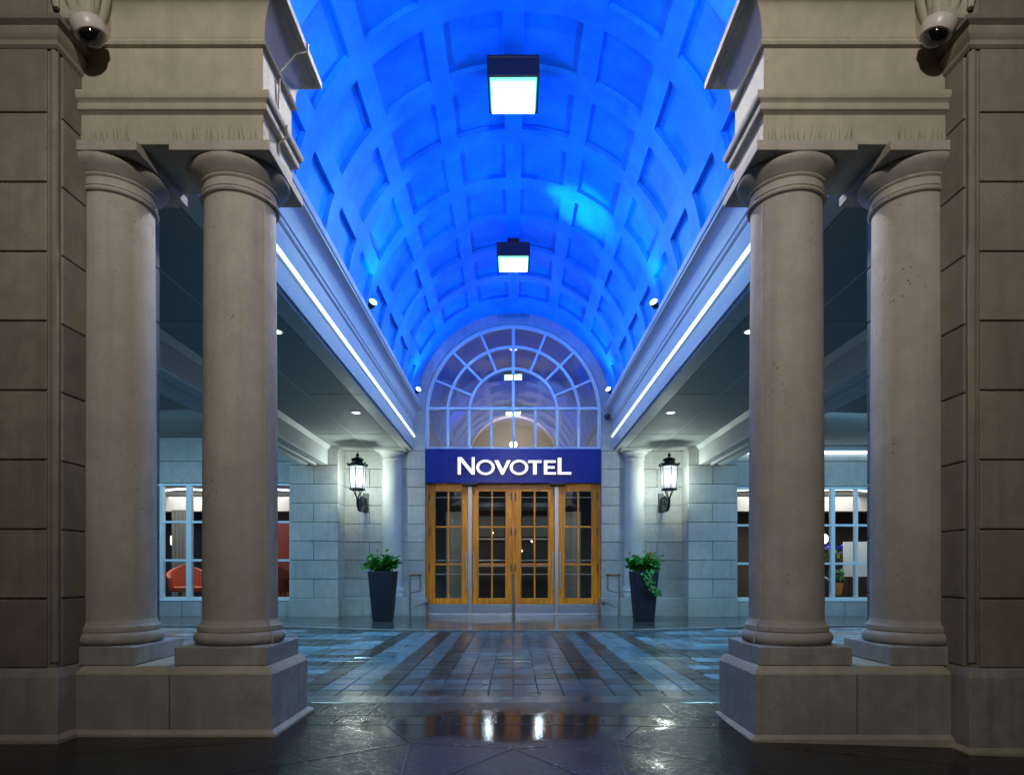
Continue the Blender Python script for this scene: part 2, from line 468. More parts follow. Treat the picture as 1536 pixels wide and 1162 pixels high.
# ------------------------------------------------------------------ ground
mb = MB(); mb.add([(-70, -70, -0.22), (70, -70, -0.22), (70, 90, -0.22), (-70, 90, -0.22)], [(0, 1, 2, 3)])
mb.build('road', M['asphalt'], kind='structure')

mb = MB()
nx, ny = 60, 80
X0, X1, Y0_, Y1_ = -14.0, 14.0, -12.0, 4.165
for j in range(ny + 1):
    for i in range(nx + 1):
        x = X0 + (X1 - X0) * i / nx; y = Y0_ + (Y1_ - Y0_) * j / ny
        mb.v.append((x, y, gz(x, y)))
for j in range(ny):
    for i in range(nx):
        a = j * (nx + 1) + i
        mb.f.append([a, a + 1, a + nx + 2, a + nx + 1]); mb.mi.append(0)
mb.build('pavement', M['pave'], kind='structure', smooth=60)

# joints cut in the near paving: fan of slabs
mb = MB()
def joint(p, q, w=0.010):
    d = Vector((q[0] - p[0], q[1] - p[1])); n = Vector((-d.y, d.x)).normalized() * w / 2
    steps = max(1, int(d.length / 0.4))
    vs = []
    for i in range(steps + 1):
        x = p[0] + d.x * i / steps; y = p[1] + d.y * i / steps
        vs += [(x - n.x, y - n.y, gz(x, y) + 0.0022), (x + n.x, y + n.y, gz(x, y) + 0.0022)]
    mb.add(vs, [(2 * i, 2 * i + 2, 2 * i + 3, 2 * i + 1) for i in range(steps)])
for yy in (3.80, 3.57): joint((-6, yy), (6, yy))
for i in range(-18, 19):
    joint((i * 0.31 + 0.05, 4.16), (i * 0.31 + 0.05, 3.80)); joint((i * 0.31 - 0.1, 3.80), (i * 0.31 - 0.1, 3.57))
for s in (-1, 1):
    for a, b in (((0.72, 3.57), (0.52, 3.19)), ((1.9, 2.2), (0.52, 3.19)), ((1.05, 2.82), (0.86, 2.2)), ((0.52, 3.19), (0.0, 3.09)),
                 ((0.0, 3.09), (0.55, 2.3)), ((1.35, 3.57), (1.05, 2.82)), ((2.1, 3.0), (1.35, 3.2)), ((3.4, 3.57), (1.9, 2.2)), ((0.52, 3.19), (0.42, 2.1)),
                 ((0.86, 2.2), (3.0, 1.2)), ((2.6, 2.85), (4.2, 2.0))):
        joint((s * a[0], a[1]), (s * b[0], b[1]), 0.009)
mb.build('paving_joints', M['groove'], kind='structure', fix=False)

# flush granite band between pavement and driveway
mb = MB(); mb.box(-14, 14, 4.165, 4.395, -0.2, 0.0)
mb.build('kerb_band', M['kerb'], kind='structure', bev=0.006)

# driveway bed and pavers
mb = MB(); mb.box(-14, 14, 4.395, 10.6, -0.2, -0.035)
mb.build('driveway_bed', M['joint'], kind='structure')

def far_kerb(x):            # dropped in the middle, swinging back toward the wall at the sides
    t = min(1.0, max(0.0, (abs(x) - 1.3) / 3.2)); t = t * t * (3 - 2 * t)
    return 9.28 + 0.75 * t
PW, PL = 0.18, 0.252
prng = random.Random(5)
vs, fs, cols = [], [], []
blk = {}
ncol = 48
row = 0
y = 4.405
while y < 10.1:
    off = 0.0
    for i in range(-ncol, ncol):
        x = (i + 0.5) * PW
        if y + PL > far_kerb(x) - 0.01: continue
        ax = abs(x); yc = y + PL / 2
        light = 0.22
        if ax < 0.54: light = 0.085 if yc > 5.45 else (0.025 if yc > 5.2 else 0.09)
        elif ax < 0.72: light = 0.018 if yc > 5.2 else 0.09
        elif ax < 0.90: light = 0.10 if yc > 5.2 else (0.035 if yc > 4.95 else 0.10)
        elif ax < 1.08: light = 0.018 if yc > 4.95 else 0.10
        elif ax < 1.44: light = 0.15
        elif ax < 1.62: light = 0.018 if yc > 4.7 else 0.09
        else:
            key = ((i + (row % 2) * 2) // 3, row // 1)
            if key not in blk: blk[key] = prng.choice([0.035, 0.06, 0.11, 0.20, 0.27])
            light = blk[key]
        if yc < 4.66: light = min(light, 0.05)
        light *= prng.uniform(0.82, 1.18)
        g = 0.003
        tx, ty = prng.gauss(0, 0.002), prng.gauss(0, 0.004)
        h = prng.gauss(0, 0.0008) - 0.012
        o = len(vs)
        def Z(u, w): return h + tx * u * PW + ty * w * PL
        b = 0.008
        for (u, w) in ((-.5, -.5), (.5, -.5), (.5, .5), (-.5, .5)):
            vs.append((x + u * (PW - g), yc + w * (PL - g), Z(u, w) - 0.007))
        for (u, w) in ((-.5, -.5), (.5, -.5), (.5, .5), (-.5, .5)):
            vs.append((x + u * (PW - g - 2 * b), yc + w * (PL - g - 2 * b), Z(u, w)))
        for (u, w) in ((-.5, -.5), (.5, -.5), (.5, .5), (-.5, .5)):
            vs.append((x + u * (PW - g), yc + w * (PL - g), -0.036))
        f = [(4, 5, 6, 7), (0, 1, 5, 4), (1, 2, 6, 5), (2, 3, 7, 6), (3, 0, 4, 7), (8, 9, 1, 0), (9, 10, 2, 1), (10, 11, 3, 2), (11, 8, 0, 3)]
        for q in f: fs.append([o + k for k in q]); cols.append(light)
    y += PL; row += 1
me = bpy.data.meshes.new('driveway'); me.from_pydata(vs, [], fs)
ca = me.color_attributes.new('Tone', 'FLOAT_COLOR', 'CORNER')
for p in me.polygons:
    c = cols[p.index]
    for li in p.loop_indices: ca.data[li].color = (c * 0.50, c * 0.98, c * 1.38, 1)  # vault blue reflected in the wet drive is tinted into the paver tone
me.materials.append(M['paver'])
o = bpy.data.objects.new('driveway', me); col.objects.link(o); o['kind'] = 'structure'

# far kerb and entrance pavement
def strip(name, mat, ya, yb, z, xs, zlow=-0.2):
    mb = MB()
    n = len(xs)
    for x in xs: mb.v += [(x, ya(x), z), (x, yb(x), z), (x, ya(x), zlow), (x, yb(x), zlow)]
    for i in range(n - 1):
        a = 4 * i
        for q in ((a, a + 4, a + 5, a + 1), (a + 2, a + 6, a + 4, a), (a + 1, a + 5, a + 7, a + 3)):
            mb.f.append(list(q)); mb.mi.append(0)
    return mb.build(name, mat, kind='structure', smooth=40)
xs = [-14 + 28 * i / 112 for i in range(113)]
strip('gutter', M['kerb'], lambda x: far_kerb(x) - 0.29, lambda x: far_kerb(x) - 0.001, -0.0195, xs)
strip('kerb', M['kerb_light'], far_kerb, lambda x: far_kerb(x) + 0.13, 0.004, xs)
strip('entrance_pavement', M['far_pave'], lambda x: far_kerb(x) + 0.134, lambda x: 13.0, 0.0, xs)

# ------------------------------------------------------------------ front piers
for s in (-1, 1):
    t = thing('stone_pier', f'tall beige block-coursed stone pier filling the {side(s)} edge of the photo beside the front columns', 'pier', (s * 3.0, 3.67, 0), 'piers flanking the front portico')
    a, b = xr(s, XP + 0.012, 3.7)
    mb = MB(); mb.box(a, b, YP + 0.012, 4.128, -0.14, 6.9)
    mb.build('core', M['pier'], t)
    mb = MB()
    a, b = xr(s, XP + 0.05, 3.7)
    z = 0.372
    zs = [0.372 + 0.351 * k for k in range(9)]                      # to 3.18 and on up to the moulding
    for k in range(9):
        z0 = zs[k] + 0.004; z1 = (zs[k] + 0.351 - 0.004) if k < 8 else 3.50
        mb.box(a, b, YP, YP + 0.05, z0, z1)                          # front blocks
        c, d = xr(s, XP, XP + 0.05)
        mb.box(c, d, YP + 0.05, 4.14, z0, z1)                        # inner side blocks
    mb.box(a, b, YP, YP + 0.05, 3.62, 6.88)
    c, d = xr(s, XP, XP + 0.05); mb.box(c, d, YP + 0.05, 4.14, 3.62, 6.88)
    mb.build('blockwork', M['pier'], t, bev=0.005)
    mb = MB(); mb.lathe(s * (XP + 0.022), YP + 0.022, [(0.019, 0.40), (0.019, 3.50)], 14)
    mb.build('corner_bead', M['pier'], t, smooth=50)
    mb = MB(); a, b = xr(s, XP, 3.7)
    mb.ring(a, b, YP, 4.14, [(0.0, 3.50), (0.012, 3.512), (0.012, 3.535), (0.026, 3.55), (0.034, 3.567), (0.034, 3.58), (0.022, 3.60), (0.05, 3.612), (0.05, 3.635), (0.0, 3.655)], cap=False)
    mb.build('moulding', M['pier'], t, smooth=30)
    mb = MB()
    mb.ring(a, b, YP, 4.14, [(0.012, -0.12), (0.012, 0.325), (0.0, 0.372), (-0.02, 0.372)], cap=False)
    mb.build('base', M['pedestal'], t, bev=0.004)
    mb = MB(); mb.ring(a, b, YP, 4.14, [(0.04, -0.12), (0.036, (gz(2.6) if s > 0 else 0) + 0.018), (0.013, (gz(2.6) if s > 0 else 0) + 0.04)], cap=False)
    mb.build('mortar_skirt', M['mortar'], t, smooth=30)

# ------------------------------------------------------------------ pedestals
for s in (-1, 1):
    t = thing('column_pedestal', f'long low stone pedestal block carrying the {side(s)} pair of front columns', 'pedestal', (s * 1.8, YC, 0), 'pedestals under the front columns')
    zt = 0.36
    for x0, x1, nm in ((1.268, 1.805, 'inner'), (1.812, XP - 0.002, 'outer')):
        a, b = xr(s, x0, x1)
        mb = MB(); mb.ring(a, b, YC - 0.288, YC + 0.288, [(0, -0.12), (0, zt - 0.04), (-0.05, zt - 0.036)])
        mb.build('block', M['pedestal'], t, bev=0.004)
        mb = MB(); mb.ring(a, b, YC - 0.288, YC + 0.288, [(-0.06, zt - 0.05), (0.0005, zt - 0.0395), (-0.028, zt), (-0.1, zt)])
        mb.build('chamfered_cap', M['mortar'], t)
    a, b = xr(s, 1.268, XP - 0.002)
    zz = gz(1.3) if s > 0 else 0
    mb = MB(); mb.ring(a, b, YC - 0.288, YC + 0.288, [(0.034, -0.12), (0.03, zz + 0.014), (0.004, zz + 0.032)], cap=False)
    mb.build('mortar_skirt', M['mortar'], t, smooth=30)

# ------------------------------------------------------------------ columns
def shaft_profile(z0, z1, r0, r1):
    out = []
    for i in range(13):
        u = i / 12
        out.append((r0 + (r1 - r0) * (u ** 1.7), z0 + (z1 - z0) * u))
    return out
def column(cx, cy, zb, plinth_h, ztop, label, mat, group, plw=0.248, abw=0.267, ab_h=0.055):
    """zb: underside of plinth block, ztop: top of abacus"""
    t = thing('stone_column', label, 'column', (cx, cy, zb), group)
    mb = MB(); mb.box(cx - plw, cx + plw, cy - plw, cy + plw, zb, zb + plinth_h)
    mb.build('plinth', M['pedestal'] if mat is M['column'] else mat, t, bev=0.006)
    z = zb + plinth_h
    prof = [(0.20, z)]
    for i in range(11):                         # torus
        a = -PI / 2 + PI * i / 10
        prof.append((0.207 + 0.036 * math.cos(a), z + 0.036 + 0.036 * math.sin(a)))
    prof += [(0.222, z + 0.074), (0.222, z + 0.098), (0.214, z + 0.104), (0.205, z + 0.118), (0.200, z + 0.135)]
    mb = MB(); mb.lathe(cx, cy, prof, 64); mb.build('base', mat, t, smooth=35)
    z0 = z + 0.135; zc = ztop - ab_h - 0.175
    mb = MB(); mb.lathe(cx, cy, shaft_profile(z0, zc, 0.1995, 0.190), 64, cap=False)
    mb.build('shaft', mat, t, smooth=35)
    ze = ztop - ab_h
    prof = [(0.190, zc), (0.193, zc + 0.004), (0.206, zc + 0.008), (0.2115, zc + 0.016), (0.206, zc + 0.025), (0.198, zc + 0.028), (0.198, zc + 0.033), (0.204, zc + 0.037), (0.204, zc + 0.043),
            (0.196, zc + 0.047), (0.196, zc + 0.082), (0.204, zc + 0.086), (0.209, zc + 0.092), (0.209, zc + 0.097), (0.205, zc + 0.100), (0.212, zc + 0.104)]
    for i in range(1, 9):
        u = i / 8
        prof.append((0.212 + 0.054 * math.sin(PI / 2 * u) ** 1.15, zc + 0.104 + 0.062 * u))
    prof += [(0.262, ze - 0.003), (0.262, ze - 0.002), (0.05, ze)]
    mb = MB(); mb.lathe(cx, cy, prof, 64); mb.build('capital', mat, t, smooth=32)
    mb = MB(); mb.box(cx - abw, cx + abw, cy - abw, cy + abw, ze, ztop)
    mb.build('abacus', mat, t, bev=0.004)
    return t
ABT = 3.143
for s in (-1, 1):
    column(s * XI, YC, 0.362, 0.098, ABT, f'inner freestanding round stone column of the {side(s)} front pair, nearest the {side(s)} of the driveway', M['column'], 'front portico columns')
    column(s * XO, YC, 0.362, 0.098, ABT, f'outer round stone column of the {side(s)} front pair, half sunk in the stone pier', M['column'], 'front portico columns')

# ------------------------------------------------------------------ front entablatures
for s in (-1, 1):
    t = thing('entablature', f'moulded stone beam block with cornice resting on the {side(s)} pair of front columns', 'entablature', (s * 1.8, YC, ABT), 'stone beams over the front columns')
    a, b = xr(s, 1.338, 2.9)
    ya, yb = YC - 0.228, YC + 0.225
    mb = MB(); mb.ring(a, b, ya, yb, [(0, ABT), (0, 3.305)]); mb.build('architrave', M['entab'], t, bev=0.004)
    mb = MB(); mb.ring(a, b, ya, yb, [(0.002, 3.300), (0.010, 3.306), (0.026, 3.312), (0.03, 3.322), (0.03, 3.340), (0.022, 3.346), (0.026, 3.352), (0.042, 3.362), (0.05, 3.378), (0.05, 3.395), (0.044, 3.403), (0.0, 3.405)])
    mb.build('architrave_moulding', M['entab'], t, smooth=28)
    mb = MB(); mb.ring(a, b, ya, yb, [(-0.004, 3.40), (-0.004, 3.668)]); mb.build('frieze', M['entab'], t, bev=0.004)
    prof = [(0.0, 3.66), (0.018, 3.663), (0.025, 3.676), (0.018, 3.688), (0.010, 3.692), (0.010, 3.703)]
    for i in range(9):                      # big cavetto
        a2 = PI / 2 * i / 8
        prof.append((0.012 + 0.066 * (1 - math.cos(a2)), 3.705 + 0.162 * math.sin(a2)))
    prof += [(0.10, 3.871), (0.10, 3.880), (0.137, 3.884), (0.137, 3.925), (0.0, 3.94)]
    mb = MB(); mb.ring(a, b, ya, yb, prof); mb.build('cornice', M['entab'], t, smooth=28)
    # upper wall carrying the arch front
    a, b = xr(s, 1.92, 2.9); mb = MB(); mb.ring(a, b, ya, yb - 0.05, [(0, 3.93), (0, 4.6)]); mb.build('blocking_course', M['entab'], t)

# front gable wall with arched opening, above the frame
t = thing('portico_front_wall', 'stone front wall with an arched opening above the front entablatures', 'wall', (0, 3.6, 4.6))
mb = MB(); ns = 24
outer = [(3.7, 4.6), (3.7, 6.9), (-3.7, 6.9), (-3.7, 4.6)]
def arcpt(r, a, z): return (r * math.cos(a), z + r * math.sin(a))
a0 = math.asin((4.6 - VZ) / VR)
inner = [arcpt(VR, PI - a0 - (PI - 2 * a0) * i / ns, VZ) for i in range(ns + 1)]
mb.prism(outer + inner, 'y', 3.42, 3.95)
mb.build('arched_wall', M['pier'], t)

# ------------------------------------------------------------------ bird spikes and conduits on the portico
srng = random.Random(3)
for s in (-1, 1):
    for cx, nm in ((XI, 'inner'), (XO, 'outer')):
        mb = MB()
        n = 22 if nm == 'inner' else 13
        w0, w1 = (-0.25, 0.25) if nm == 'inner' else (-0.22, 0.04)
        for i in range(n):
            x = s * cx + (w0 + (w1 - w0) * i / (n - 1)) * (1 if nm == 'inner' else s) * (1 if s > 0 or nm == 'inner' else 1)
            y0 = YC - 0.255 + srng.uniform(0, 0.012)
            mb.tube([(x, y0, ABT + 0.001), (x + srng.uniform(-0.02, 0.02), y0 - srng.uniform(0.0, 0.012), ABT + srng.uniform(0.05, 0.085))], 0.0008, 4)
        mb.box(s * cx + (w0 if s > 0 or nm == 'inner' else -w1), s * cx + (w1 if s > 0 or nm == 'inner' else -w0), YC - 0.258, YC - 0.242, ABT + 0.0005, ABT + 0.004)
        o = mb.build('bird_spikes', M['spike'])
        tag(o, f'row of thin wire bird spikes on top of the {side(s)} {nm} column capital', 'bird spikes', 'bird spikes on the column capitals')
# cable running down the left inner column
mb = MB()
xcb = -XI + 0.178
pts = [(-1.332, YC - 0.02, 3.92), (-1.330, YC - 0.02, 3.72), (-1.328, YC - 0.04, 3.41)]
mb.tube([(-1.197, 3.69, 3.93), (-1.197, 3.68, 3.88), (-1.25, 3.64, 3.83), (-1.325, 3.60, 3.70), (-1.334, 3.60, 3.55), (-1.334, 3.60, 3.42), (-1.285, 3.60, 3.39), (-1.285, 3.60, 3.33), (-1.332, 3.60, 3.295), (-1.334, 3.60, 3.16)], 0.0055, 6)
tag(mb.build('cable', M['cable'], smooth=60), 'thin beige cable clipped down the inner end of the left front entablature', 'cable')
for s in (-1, 1):
    mb = MB()
    ang = R(-28)
    def cp(r, z): return (s * (-0 + XI) - s * r * math.cos(ang), YC + r * math.sin(ang), z)
    mb.tube([cp(0.198, 2.90), cp(0.2005, 2.2), cp(0.2035, 1.2), cp(0.206, 0.62), cp(0.228, 0.575), cp(0.252, 0.50), cp(0.262, 0.466)], 0.0045, 6)
    tag(mb.build('conduit', M['column'], smooth=60), f'thin stone-coloured conduit running down the driveway side of the {side(s)} inner front column', 'conduit', 'conduits on the front columns')

# ------------------------------------------------------------------ carved brackets and dome cameras at the top corners
for s in (-1, 1):
    t = thing('carved_bracket', f'carved stone leaf bracket above the dome camera on the {side(s)} stone pier', 'bracket', (s * 2.24, 3.28, 3.72), 'carved brackets on the piers')
    mb = MB()
    mb.taper(s * 2.235, 3.30, 3.668, 4.25, 0.085, 0.085, 0.15, 0.13)
    mb.build('core', M['entab'], t, bev=0.02)
    for k in range(7):
        a = R(-200 + 34 * k) if s < 0 else R(-184 + 34 * k)
        mb = MB()
        cx, cy = s * 2.235, 3.30
        p = []
        for (r, z) in ((0.045, 3.675), (0.065, 3.70), (0.082, 3.76), (0.10, 3.88), (0.15, 4.0), (0.19, 4.06), (0.20, 4.02)):
            p.append((cx + r * math.cos(a), cy + r * math.sin(a), z))
        mb.tube(p, [0.014, 0.022, 0.03, 0.04, 0.04, 0.03, 0.015], 8)
        mb.build('leaf', M['entab'], t, smooth=70)
    mb = MB()
    mb.tube([(s * 2.30, 3.235, 3.70), (s * 2.30, 3.222, 3.78), (s * 2.325, 3.205, 3.83), (s * 2.31, 3.19, 3.76), (s * 2.305, 3.195, 3.70)], [0.02, 0.028, 0.026, 0.022, 0.015], 8)
    mb.build('scroll', M['entab'], t, smooth=70)
    t = thing('dome_camera', f'white and black dome security camera hanging at the top {side(s)} corner of the photo', 'security camera', (s * 2.165, 3.24, 3.66), 'dome cameras on the piers')
    cx, cy, cz = s * 2.165, 3.235, 3.618
    tilt = Matrix.Translation((cx, cy, cz)) @ Matrix.Rotation(R(-14) * -s, 4, 'Y') @ Matrix.Rotation(R(10), 4, 'X') @ Matrix.Translation((-cx, -cy, -cz))
    mb = MB(); mb.lathe(cx, cy, [(0.03, cz + 0.05), (0.070, cz + 0.046), (0.080, cz + 0.036), (0.082, cz + 0.022), (0.077, cz - 0.012), (0.071, cz - 0.022), (0.055, cz - 0.024)], 32)
    mb.v = [tuple(tilt @ Vector(p)) for p in mb.v]
    mb.build('housing', M['cam_white'], t, smooth=35)
    mb = MB(); mb.sphere((cx, cy, cz - 0.022), 0.060, 0.060, 0.052, 24, 10, 0.5, 1.0)
    mb.v = [tuple(tilt @ Vector(p)) for p in mb.v]
    mb.build('smoked_dome', M['cam_dome'], t, smooth=60)

# ------------------------------------------------------------------ barrel vault
t = thing('barrel_vault', 'long coffered barrel vault ceiling over the driveway, washed in blue light', 'vaulted ceiling', (0, 8, VZ))
ang = [0.0]; crec = []
NCO = 8; half = R(2.9)
angs = []; inr = []
for k in range(NCO):
    b0 = PI * k / NCO; b1 = PI * (k + 1) / NCO
    c0, c1 = b0 + half, b1 - half
    if not angs: angs.append(b0)
    angs.append(c0); inr.append(False)
    for i in range(1, 7): angs.append(c0 + (c1 - c0) * i / 6); inr.append(True)
    angs.append(b1); inr.append(False)
ys = [3.95]; yin = []
P0, PER, LEN = 5.833, 0.904, 0.655
for k in range(-2, 7):
    a = P0 + k * PER
    if a < ys[-1] + 0.02: a = ys[-1] + 0.05
    ys += [a, P0 + k * PER + LEN]; yin += [False, True]
ys.append(YN + 0.02); yin.append(False)
mb = MB(); D = 0.054
def VP(r, a, y): return (-r * math.cos(a), y, VZ + r * math.sin(a))
na = len(angs)
for j in range(len(ys) - 1):
    for i in range(na - 1):
        rec = yin[j] and inr[i]
        r = VR + D if rec else VR
        mb.add([VP(r, angs[i], ys[j]), VP(r, angs[i + 1], ys[j]), VP(r, angs[i + 1], ys[j + 1]), VP(r, angs[i], ys[j + 1])], [(0, 1, 2, 3)])
        if rec:
            for jj in (j, j + 1):
                mb.add([VP(VR, angs[i], ys[jj]), VP(VR, angs[i + 1], ys[jj]), VP(VR + D, angs[i + 1], ys[jj]), VP(VR + D, angs[i], ys[jj])], [(0, 1, 2, 3)])
            for ii, nb in ((i, i - 1), (i + 1, i + 1)):
                if nb < 0 or nb >= na - 1 or not inr[nb]:
                    mb.add([VP(VR, angs[ii], ys[j]), VP(VR + D, angs[ii], ys[j]), VP(VR + D, angs[ii], ys[j + 1]), VP(VR, angs[ii], ys[j + 1])], [(0, 1, 2, 3)])
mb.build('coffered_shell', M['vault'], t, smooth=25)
mb = MB(); outp = [VP(2.25, PI * i / 24, 3.95) for i in range(25)]
for i in range(24):
    a, b = PI * i / 24, PI * (i + 1) / 24
    mb.add([VP(2.2, a, 3.95), VP(2.2, b, 3.95), VP(2.2, b, YN + 0.3), VP(2.2, a, YN + 0.3)], [(0, 1, 2, 3)])
mb.build('roof_shell', M['fascia'], t, smooth=30)

# side beams under the vault: fascia, cornice ledge, led strip
for s in (-1, 1):
    t = thing('vault_beam', f'pale moulded beam along the {side(s)} side of the vault with a lit strip on its face', 'beam', (s * 1.98, 8, ZS), 'beams carrying the vault')
    def P(x, z): return (s * x, z)
    def sweep(mbx, prof, y0, y1):
        n = len(prof)
        vs = [(s * x, y0, z) for x, z in prof] + [(s * x, y1, z) for x, z in prof]
        mbx.add(vs, [(i, i + 1, n + i + 1, n + i) for i in range(n - 1)])
    ya, yb = YC + 0.24, YN + 0.0
    mb = MB(); sweep(mb, [(2.20, 3.27), (2.02, 3.27), (2.02, 3.50), (1.985, 3.515), (1.985, 3.535), (1.975, 3.535), (1.975, 3.575), (1.985, 3.575), (1.985, 3.81)], ya, yb)
    mb.build('fascia', M['fascia'], t)
    prof = [(1.985, 3.81), (1.975, 3.815), (1.965, 3.83), (1.965, 3.85), (1.973, 3.855), (1.973, 3.875), (1.962, 3.885)]
    for i in range(9):
        a = PI / 2 * i / 8
        prof.append((1.962 - 0.10 * (1 - math.cos(a)), 3.885 + 0.21 * math.sin(a)))
    prof += [(1.852, 4.10), (1.852, 4.125), (1.838, 4.135), (1.838, 4.205), (1.845, 4.215), (2.1, 4.215)]
    mb = MB(); sweep(mb, prof, ya, yb)
    mb.build('cornice', M['fascia'], t, smooth=28)
    mb = MB(); a, b = xr(s, 1.99, 2.24); mb.box(a, b, ya, yb, 3.30, 4.19); mb.build('beam_core', M['fascia'], t)
    mb = MB(); a, b = xr(s, 1.962, 1.976); mb.box(a, b, 3.9, YN - 0.02, 3.533, 3.577)
    o = mb.build('led_strip', M['led'])
    tag(o, f'thin straight white light strip running along the {side(s)} vault beam', 'light strip', 'light strips along the vault beams')

# side soffits, outer beams, outer ceilings
for s in (-1, 1):
    t = thing('side_soffit', f'flat dark grey plaster ceiling between the {side(s)} vault beam and the outer beam', 'ceiling', (s * 2.8, 8, ZS), 'flat ceilings beside the vault')
    a, b = xr(s, 2.21, 3.62)
    mb = MB(); mb.box(a, b, YC + 0.24, YN, ZS + 0.002, ZS + 0.12); mb.build('panel', M['soffit'], t)
    a, b = xr(s, 2.812, 2.828)
    mb = MB(); mb.box(a, b, YC + 0.24, YN, ZS - 0.004, ZS + 0.004); mb.build('joint_bead', M['fascia'], t)
    for yj in (6.1, 8.6, 11.1):
        mb = MB(); a, b = xr(s, 2.03, 3.55); mb.box(a, b, yj, yj + 0.006, ZS - 0.001, ZS + 0.003); mb.build('joint_bead', M['soffit_dark'], t)
    t = thing('outer_beam', f'heavy moulded beam on the outer edge of the {side(s)} flat ceiling, ending at the facade pilaster', 'beam', (s * 3.8, 8, 2.9), 'outer beams beside the vault')
    mb = MB()
    prof = [(3.50, 3.268), (3.53, 3.235), (3.56, 3.20), (3.56, 2.925), (3.575, 2.91), (3.70, 2.91), (3.70, 2.93), (3.74, 2.94), (3.78, 2.925), (3.78, 2.90), (3.84, 2.90), (3.84, 2.92), (3.90, 2.93), (3.95, 2.905), (4.06, 2.905), (4.06, 3.6)]
    n = len(prof); ya, yb = 4.15, YPI
    vs = [(s * x, ya, z) for x, z in prof] + [(s * x, yb, z) for x, z in prof]
    mb.add(vs, [(i, i + 1, n + i + 1, n + i) for i in range(n - 1)] + [tuple(range(n)), tuple(range(2 * n - 1, n - 1, -1))])
    mb.build('moulded_face', M['fascia'], t, smooth=30)
    t = thing('outer_ceiling', f'dark flat ceiling over the outer bay on the {side(s)}, beyond the outer beam', 'ceiling', (s * 6.5, 8, 3.5), 'ceilings over the outer bays')
    a, b = xr(s, 4.05, 10.5)
    zc = 3.46 if s < 0 else 3.30
    mb = MB(); mb.box(a, b, 3.3, 12.4, zc, zc + 0.12); mb.build('panel', M['soffit_dark'], t)
    t = thing('outer_wall', f'plain stone wall closing the outer bay on the far {side(s)}', 'wall', (s * 10.5, 8, 0))
    a, b = xr(s, 10.5, 10.7); mb = MB(); mb.box(a, b, 3.3, 13, -0.1, 3.6); mb.build('panel', M['facade'], t)

